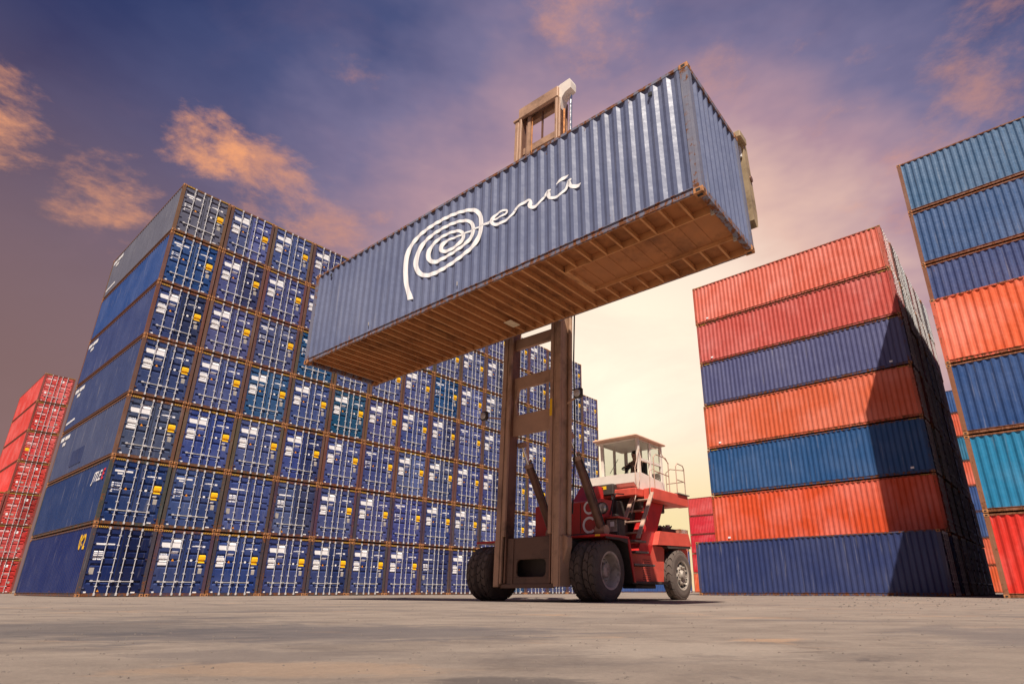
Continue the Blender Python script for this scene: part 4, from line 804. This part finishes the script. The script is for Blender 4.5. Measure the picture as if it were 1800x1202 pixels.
# chassis, axles
b = MB(); D_ = 'machine_dark'; RD = 'machine_red'
b.cyl((-1.7, 0, .675), (1.1, 0, .675), .20, D_, n=16); b.box(-.85, .85, -.55, 1.2, .40, 1.40, D_, .04); b.box(-.62, .62, 1.2, 4.6, .50, 1.15, D_, .04); b.cyl((-1.1, 4.02, .66), (1.1, 4.02, .66), .13, D_)
b.box(-1.0, 1.0, .95, 1.4, .42, 1.3, D_, .03)
b.build('chassis', HD)
for s in (-1, 1):
    b = MB()
    sx_ = s * 1.72 if s > 0 else -2.55
    b.box(s * .36, sx_, -.30, .78, 1.455, 1.515, RD, .012); b.prism([(.70, 1.45), (.76, 1.45), (.97, .44), (.92, .44)], 0, s * .72, sx_ - s * .03, D_); b.prism([(.70, 1.45), (.80, 1.45), (1.02, .44), (.94, .44)], 0, sx_ - s * .028, sx_, RD)
    b.box(s * .70, s * .74, -.28, .72, .9, 1.454, D_); b.box(s * 1.42, s * 1.56, -.306, -.30, 1.465, 1.505, 'marking_yellow')
    b.prism([(-.30, 1.455), (.78, 1.455), (.74, 1.33), (.35, 1.40), (-.25, 1.41)], 0, s * 1.69, s * 1.715, D_)
    b.build('fender', HD)
b = MB()                                                    # red hood with its side plates
b.prism([(.42, 1.52), (.42, 2.42), (.70, 2.50), (1.15, 2.50), (1.15, 1.52)], 0, -1.02, 1.02, RD); b.box(-1.0, .2, 1.16, 2.2, 1.52, 2.5, RD); b.box(.25, .92, 1.155, 1.7, 1.52, 2.20, D_, .03); b.box(.2, .80, 1.75, 2.3, 1.3, 2.60, D_, .03)
b.prism([(.60, 2.46), (1.00, 2.92), (1.35, 2.92), (1.35, 2.40)], 0, .10, .62, RD); b.box(-1.04, 1.04, .40, .418, 1.56, 1.62, D_)
for x in (-.5, .0, .5): b.box(x - .01, x + .01, .412, .419, 1.65, 2.38, D_)
b.build('hood', HD)
b = MB()
def ring(b, c, r0, r1, a0, a1, mat, plane_y=None, plane_x=None, n=22):
    vs = []
    for k in range(n + 1):
        a_ = R(a0 + (a1 - a0) * k / n)
        for r_ in (r0, r1):
            vs.append((c[0] + r_ * math.cos(a_), plane_y, c[1] + r_ * math.sin(a_)) if plane_y is not None else (plane_x, c[0] + r_ * math.cos(a_), c[1] + r_ * math.sin(a_)))
    b.add(vs, [(2 * k, 2 * k + 1, 2 * k + 3, 2 * k + 2) for k in range(n)], mat)
ring(b, (.78, 1.82), .15, .215, 45, 315, 'marking_white', plane_y=.408); ring(b, (.78, 2.26), .12, .175, 60, 300, 'marking_white', plane_y=.408)
b.build('painted_lettering', HD)
for x, y, z, r_ in ((1.16, .42, 2.22, .135), (1.16, .42, 1.0, .0)):
    if r_:
        b = MB(); b.lathe([(0, r_), (-.02, r_ * 1.12), (.06, r_ * 1.12), (.12, r_ * .7), (.14, 0)], (x, y, z), (0, 1, 0), 'machine_dark', n=24); b.lathe([(0, r_), (-.03, r_ * .7), (-.04, 0)], (x, y, z), (0, 1, 0), 'lamp_glass', n=24); b.box(x - .02, x + .02, y + .05, y + .3, z - .02, z + .02, 'machine_dark'); b.build('headlamp', HD, True)
b = MB(); b.box(1.04, 1.42, .75, 1.12, 1.53, 1.98, D_, .03); b.box(1.02, 1.46, .72, 1.30, 1.985, 2.03, 'faded_red', .01); b.box(1.1, 1.4, .735, .745, 1.65, 1.95, 'rim_steel'); b.box(1.2, 1.32, .728, .7345, 1.78, 1.90, 'marking_white')
b.tube([(1.1, .9, 2.1), (1.15, 1.0, 2.5), (1.05, 1.3, 2.7), (1.0, 1.8, 2.75)], .02, 'hose'); b.tube([(1.1, 1.0, 2.0), (1.0, 1.2, 2.5), (.8, 1.5, 2.7), (.7, 1.9, 2.6)], .016, 'hose')
b.build('hydraulic_tank', HD)
# cab and its red under-structure
b = MB()
b.box(-.30, 1.30, 1.95, 3.95, 2.72, 2.93, 'faded_red', .02); b.box(-.2, 1.2, 2.3, 3.8, 2.40, 2.715, D_, .03); b.box(.25, .95, 2.2, 2.9, 2.1, 2.42, D_, .03)
b.box(1.305, 1.62, 2.35, 4.55, 2.62, 2.95, 'faded_red', .02); b.box(-.3, 1.30, 3.96, 4.55, 2.64, 2.94, 'faded_red', .02)
b.box(.9, 1.66, 3.85, 4.60, 2.955, 2.985, 'tread_plate')
b.build('platform', HD)
b = MB(); b.prism([(2.55, 2.62), (3.55, 2.62), (3.25, 2.1), (2.6, 1.15), (1.9, 1.15), (2.35, 1.9)], 0, .95, 1.28, RD); b.prism([(2.55, 2.62), (3.55, 2.62), (3.25, 2.1), (2.6, 1.15), (1.9, 1.15), (2.35, 1.9)], 0, -1.1, -.8, RD)
b.build('cab_support', HD)
b = MB(); CW = 'cab_white'
# white nose skirt and cab shell with window openings
b.prism([(2.12, 3.02), (2.02, 3.10), (2.02, 3.36), (2.42, 3.44), (3.86, 3.30), (3.86, 3.0), (2.3, 2.945)], 0, -.26, 1.22, CW)
for x in (-.10, 1.12):
    b.bar((x + .04, 2.46, 3.40), (x + .04, 2.40, 4.46), .08, .09, CW); b.bar((x + .04, 3.80, 3.28), (x + .04, 3.80, 4.44), .08, .09, CW)
b.box(-.1, -.03, 3.08, 3.14, 3.3, 4.42, CW); b.box(1.12, 1.195, 3.08, 3.14, 3.30, 4.42, CW); b.box(1.12, 1.19, 2.48, 3.78, 3.80, 3.87, CW); b.box(-.14, 1.12, 3.76, 3.83, 3.32, 3.62, CW); b.box(.45, .52, 3.77, 3.82, 3.62, 4.42, CW)
b.build('cab', HD)
b = MB(); b.hull([(-.22, 1.30), (2.12, 3.94), (4.445, 4.505)], .02, 'roof_peach'); b.box(-.2, 1.16, 2.3, 3.8, 4.40, 4.438, CW); b.build('roof', HD)
for lbl_, args in (('windscreen', (-.01, 1.10, 2.425, 2.435, 3.46, 4.40)), ('side_window', (1.150, 1.158, 2.52, 3.07, 3.88, 4.40)), ('side_window', (1.150, 1.158, 3.15, 3.75, 3.88, 4.40)), ('side_window', (1.150, 1.158, 3.15, 3.75, 3.34, 3.79)), ('side_window', (-.07, -.062, 2.52, 3.07, 3.45, 4.40)), ('side_window', (-.07, -.062, 3.15, 3.75, 3.45, 4.40)), ('rear_window', (-.1, 1.1, 3.79, 3.80, 3.64, 4.40))):
    b = MB(); b.box(*args, 'glass'); b.build(lbl_, HD)
b = MB(); b.bar((.2, 2.40, 3.5), (.5, 2.40, 3.9), .012, .012, 'seal_hole_black'); b.bar((-.05, 2.0, 3.0), (-.5, 1.2, 3.55), .02, .02, 'galvanised'); b.bar((.0, 2.0, 2.98), (-.45, 1.2, 3.50), .02, .02, 'galvanised'); b.build('wiper_arm', HD)
b = MB(); b.box(.25, .75, 3.25, 3.68, 3.36, 3.46, 'seat_cloth', .04); b.box(.25, .75, 3.62, 3.74, 3.46, 4.05, 'seat_cloth', .04); b.build('seat', HD)
b = MB(); b.lathe([(.0, .17), (.02, .185), (.04, .17), (.02, .155), (.0, .17)], (.48, 2.95, 3.72), (0, -.5, .85), 'seal_hole_black', n=24); b.cyl((.48, 2.95, 3.72), (.48, 2.75, 3.42), .03, 'seal_hole_black'); b.bar((.32, 2.95, 3.73), (.64, 2.95, 3.73), .02, .02, 'seal_hole_black'); b.build('steering_wheel', HD, True)
b = MB(); b.box(.02, .62, 1.86, 2.10, 2.78, 3.10, 'machine_dark', .03); b.box(.22, .40, 1.852, 1.858, 2.95, 3.04, 'marking_yellow'); b.build('control_box', HD)
# railings
b = MB(); r_ = .016; g_ = 'rail_tan'; zp = 2.96
b.tube([(1.58, 2.55, zp), (1.58, 2.55, 3.85), (1.58, 2.70, 3.95), (1.58, 3.3, 3.93), (1.58, 3.45, 3.8), (1.58, 3.45, zp)], r_, g_); b.tube([(1.58, 2.55, 3.45), (1.58, 3.45, 3.42)], r_, g_)
b.tube([(1.58, 3.95, zp), (1.58, 3.95, 3.80), (1.58, 4.05, 3.90), (1.58, 4.42, 3.88), (1.58, 4.5, 3.78), (1.58, 4.5, zp)], r_, g_); b.tube([(1.58, 3.95, 3.4), (1.58, 4.5, 3.38)], r_, g_)
b.tube([(1.58, 4.5, 3.75), (1.1, 4.52, 3.85), (.95, 4.52, 3.75), (.95, 4.52, zp)], r_, g_); b.tube([(1.58, 4.5, 3.4), (.95, 4.52, 3.4)], r_, g_)
b.tube([(1.25, 3.0, 4.25), (1.42, 3.2, 4.2), (1.5, 3.4, 3.95), (1.58, 3.5, 3.8)], .012, g_)
b.build('railing', HD, True)
b = MB(); b.tube([(1.28, 2.05, 2.95), (1.22, 2.10, 3.5), (1.24, 2.35, 4.1), (1.25, 2.42, 3.9), (1.3, 2.2, 3.2), (1.25, 1.75, 2.2), (1.22, 1.78, 2.25), (1.30, 2.15, 3.0)], .012, 'rail_tan'); b.tube([(1.60, 2.2, 2.6), (1.6, 2.25, 3.4), (1.6, 2.5, 3.5)], .012, 'rail_tan'); b.build('grab_rail', HD, True)
# ladder
b = MB(); T_ = 'rail_tan'
for x in (1.02, 1.62): b.bar((x, 1.38, 1.52), (x, 2.28, 2.80), .035, .11, T_, up=(1, 0, 0))
for k in range(4):
    f = (k + .45) / 4.2; b.box(1.04, 1.60, 1.36 + .92 * f, 1.56 + .92 * f, 1.52 + 1.3 * f, 1.55 + 1.3 * f, T_, .005)
b.build('ladder', HD)
b = MB()
b.box(.95, 1.66, 1.15, 1.75, 1.42, 1.47, 'tread_plate', .01); b.box(1.0, 1.60, 1.28, 1.95, 1.16, 1.21, 'tread_plate', .01); b.box(1.0, 1.66, 1.1, 2.15, .84, .89, 'tread_plate', .01); b.box(.9, 1.66, .98, 2.95, .40, .47, D_, .01); b.box(.9, 1.3, 1.7, 2.8, .30, .399, D_, .02)
b.build('step', HD)
b = MB()   # rear side body and counterweight
b.prism([(1.05, 1.22), (2.25, 1.22), (2.3, 1.42), (3.45, 1.42), (3.30, .46), (1.15, .46)], 0, .80, 1.28, 'faded_red'); b.prism([(1.05, 1.22), (2.25, 1.22), (2.3, 1.42), (3.45, 1.42), (3.30, .46), (1.15, .46)], 0, -1.28, -.80, 'faded_red')
for k in range(7):
    for q_ in range(10): b.box(1.2805, 1.283, 2.15 + k * .06, 2.18 + k * .06, .52 + q_ * .055, .545 + q_ * .055, 'seal_hole_black')
b.build('side_body', HD)
b = MB(); b.prism([(2.75, 1.44), (2.95, 1.82), (4.75, 1.86), (4.9, 1.50)], 0, -1.45, 1.45, 'faded_red'); b.box(-1.25, 1.25, 4.55, 5.1, .6, 1.5, 'faded_red', .08); b.prism([(3.32, 1.435), (4.85, 1.495), (4.85, 1.43), (3.4, 1.37)], 0, -1.4, 1.44, D_); b.build('counterweight', HD)
b = MB(); b.box(.2, 1.1, 2.8, 3.4, 1.84, 2.12, D_, .04); b.cyl((.6, 2.95, 2.08), (1.25, 2.95, 2.08), .15, D_, n=18); b.box(.5, 1.2, 3.55, 4.45, 1.861, 1.99, D_, .02)
for k in range(6): b.tube([(.7 + k * .08, 3.6 + k * .12, 1.98), (.8 + k * .06, 3.7 + k * .13, 2.08), (1.0, 3.8 + k * .12, 2.02)], .022, ('rim_steel', 'hose')[k % 2])
b.cyl((1.0, 4.3, 1.95), (1.0, 4.3, 2.12), .07, 'rim_steel'); b.build('engine', HD, True)
b = MB(); b.cyl((.95, 3.62, 1.85), (.95, 3.62, 3.0), .065, 'rim_steel', n=14); b.build('exhaust_pipe', HD, True)
# work lamps on arms of the mast
for (x, z, s) in ((1.52, 4.83, 1), (-1.70, 4.82, -1)):
    b = MB(); b.bar((s * 1.12, -.95, z - .16), (x, -1.0, z - .02), .035, .035, S_); b.hull([(x - .13, x + .13), (-1.10, -.98), (z - .12, z + .14)], .04, 'machine_dark'); b.lathe([(0, .10), (-.025, .085), (-.035, 0)], (x, -1.10, z), (0, 1, 0), 'lamp_glass', n=20); b.build('work_lamp', HD)
b = MB(); b.box(-1.75, -1.35, -.28, -.1, 1.52, 1.68, 'machine_dark', .03); b.lathe([(0, .06), (-.03, .05), (-.035, 0)], (-1.5, -.285, 1.6), (0, 1, 0), 'lamp_glass', n=16); b.build('headlamp', HD)

# ------------------------------------------------------------------ driver, seated in the cab
def skin_person(name, joints, edges, mat, parent=None):
    me = bpy.data.meshes.new(name); me.from_pydata([j[0] for j in joints], edges, []); o = bpy.data.objects.new(name, me); COL.objects.link(o)
    md = o.modifiers.new('s', 'SKIN'); 
    for i, j in enumerate(joints):
        sv = me.skin_vertices[0].data[i]; sv.radius = j[1] if isinstance(j[1], tuple) else (j[1], j[1]); sv.use_root = (i == 0)
    o.modifiers.new('d', 'SUBSURF').levels = 2; o.modifiers['d'].render_levels = 2
    bpy.context.view_layer.update()
    m2 = bpy.data.meshes.new_from_object(o.evaluated_get(bpy.context.evaluated_depsgraph_get())); bpy.data.objects.remove(o)
    m2.name = name; m2.materials.clear(); m2.materials.append(MATS[mat]); m2.polygons.foreach_set('use_smooth', [True] * len(m2.polygons)); return m2
J = [((0, 0, 0), (.15, .12)), ((0, .02, .22), (.14, .10)), ((0, .03, .42), (.17, .11)), ((0, .02, .53), .06), ((0, -.01, .62), .085), ((0, -.02, .72), .088), ((0, -.02, .78), .06),
     ((.18, .02, .44), .065), ((.23, -.10, .24), .048), ((.14, -.34, .27), .034), ((.12, -.40, .29), .03),
     ((-.18, .02, .44), .065), ((-.23, -.10, .24), .048), ((-.14, -.34, .27), .034), ((-.12, -.40, .29), .03),
     ((.10, -.08, -.01), .09), ((.12, -.44, .04), .065), ((.12, -.50, -.30), .05), ((.12, -.60, -.33), .035),
     ((-.10, -.08, -.01), .09), ((-.12, -.44, .04), .065), ((-.12, -.50, -.30), .05), ((-.12, -.60, -.33), .035), ((0, -.105, .69), .018)]
E = [(0, 1), (1, 2), (2, 3), (3, 4), (4, 5), (5, 6), (2, 7), (7, 8), (8, 9), (9, 10), (2, 11), (11, 12), (12, 13), (13, 14), (0, 15), (15, 16), (16, 17), (17, 18), (0, 19), (19, 20), (20, 21), (21, 22), (5, 23)]
PR = put('person', skin_person('person', J, E, 'skin'))
PR.matrix_world = HD.matrix_world.copy()
Mh = Matrix.Translation(HO) @ Matrix.Rotation(FY - math.pi / 2, 4, 'Z'); PR.location = Mh @ Vector((.50, 3.38, 3.50)); PR.rotation_euler = (0, 0, FY - math.pi / 2)
PR['label'] = 'driver in a dark shirt seated at the wheel inside the cab'; PR['category'] = 'person'
Js = [(p, (tuple(q_ * 1.12 for q_ in r) if isinstance(r, tuple) else r * 1.18)) for p, r in (J[0], J[1], J[2], ((0, .02, .50), .07), J[7], J[8], ((.17, -.27, .265), .04), J[11], J[12], ((-.17, -.27, .265), .04))]
put('shirt', skin_person('shirt', Js, [(0, 1), (1, 2), (2, 3), (2, 4), (4, 5), (5, 6), (2, 7), (7, 8), (8, 9)], 'work_shirt'), PR)
b = MB(); b.lathe([(.10, 0), (.095, .05), (.06, .088), (.0, .098), (-.045, .094)], (0, -.005, .73), (0, .3, 1), 'hair', n=20); b.build('hair', PR, True)
b = MB()
for s in (-1, 1): b.lathe([(.0, .0), (.004, .008), (.0, .013)], (s * .032, -.104, .715), (0, -1, 0), 'seal_hole_black', n=10)
b.box(-.025, .025, -.106, -.100, .645, .652, 'marking_red'); b.build('face', PR)
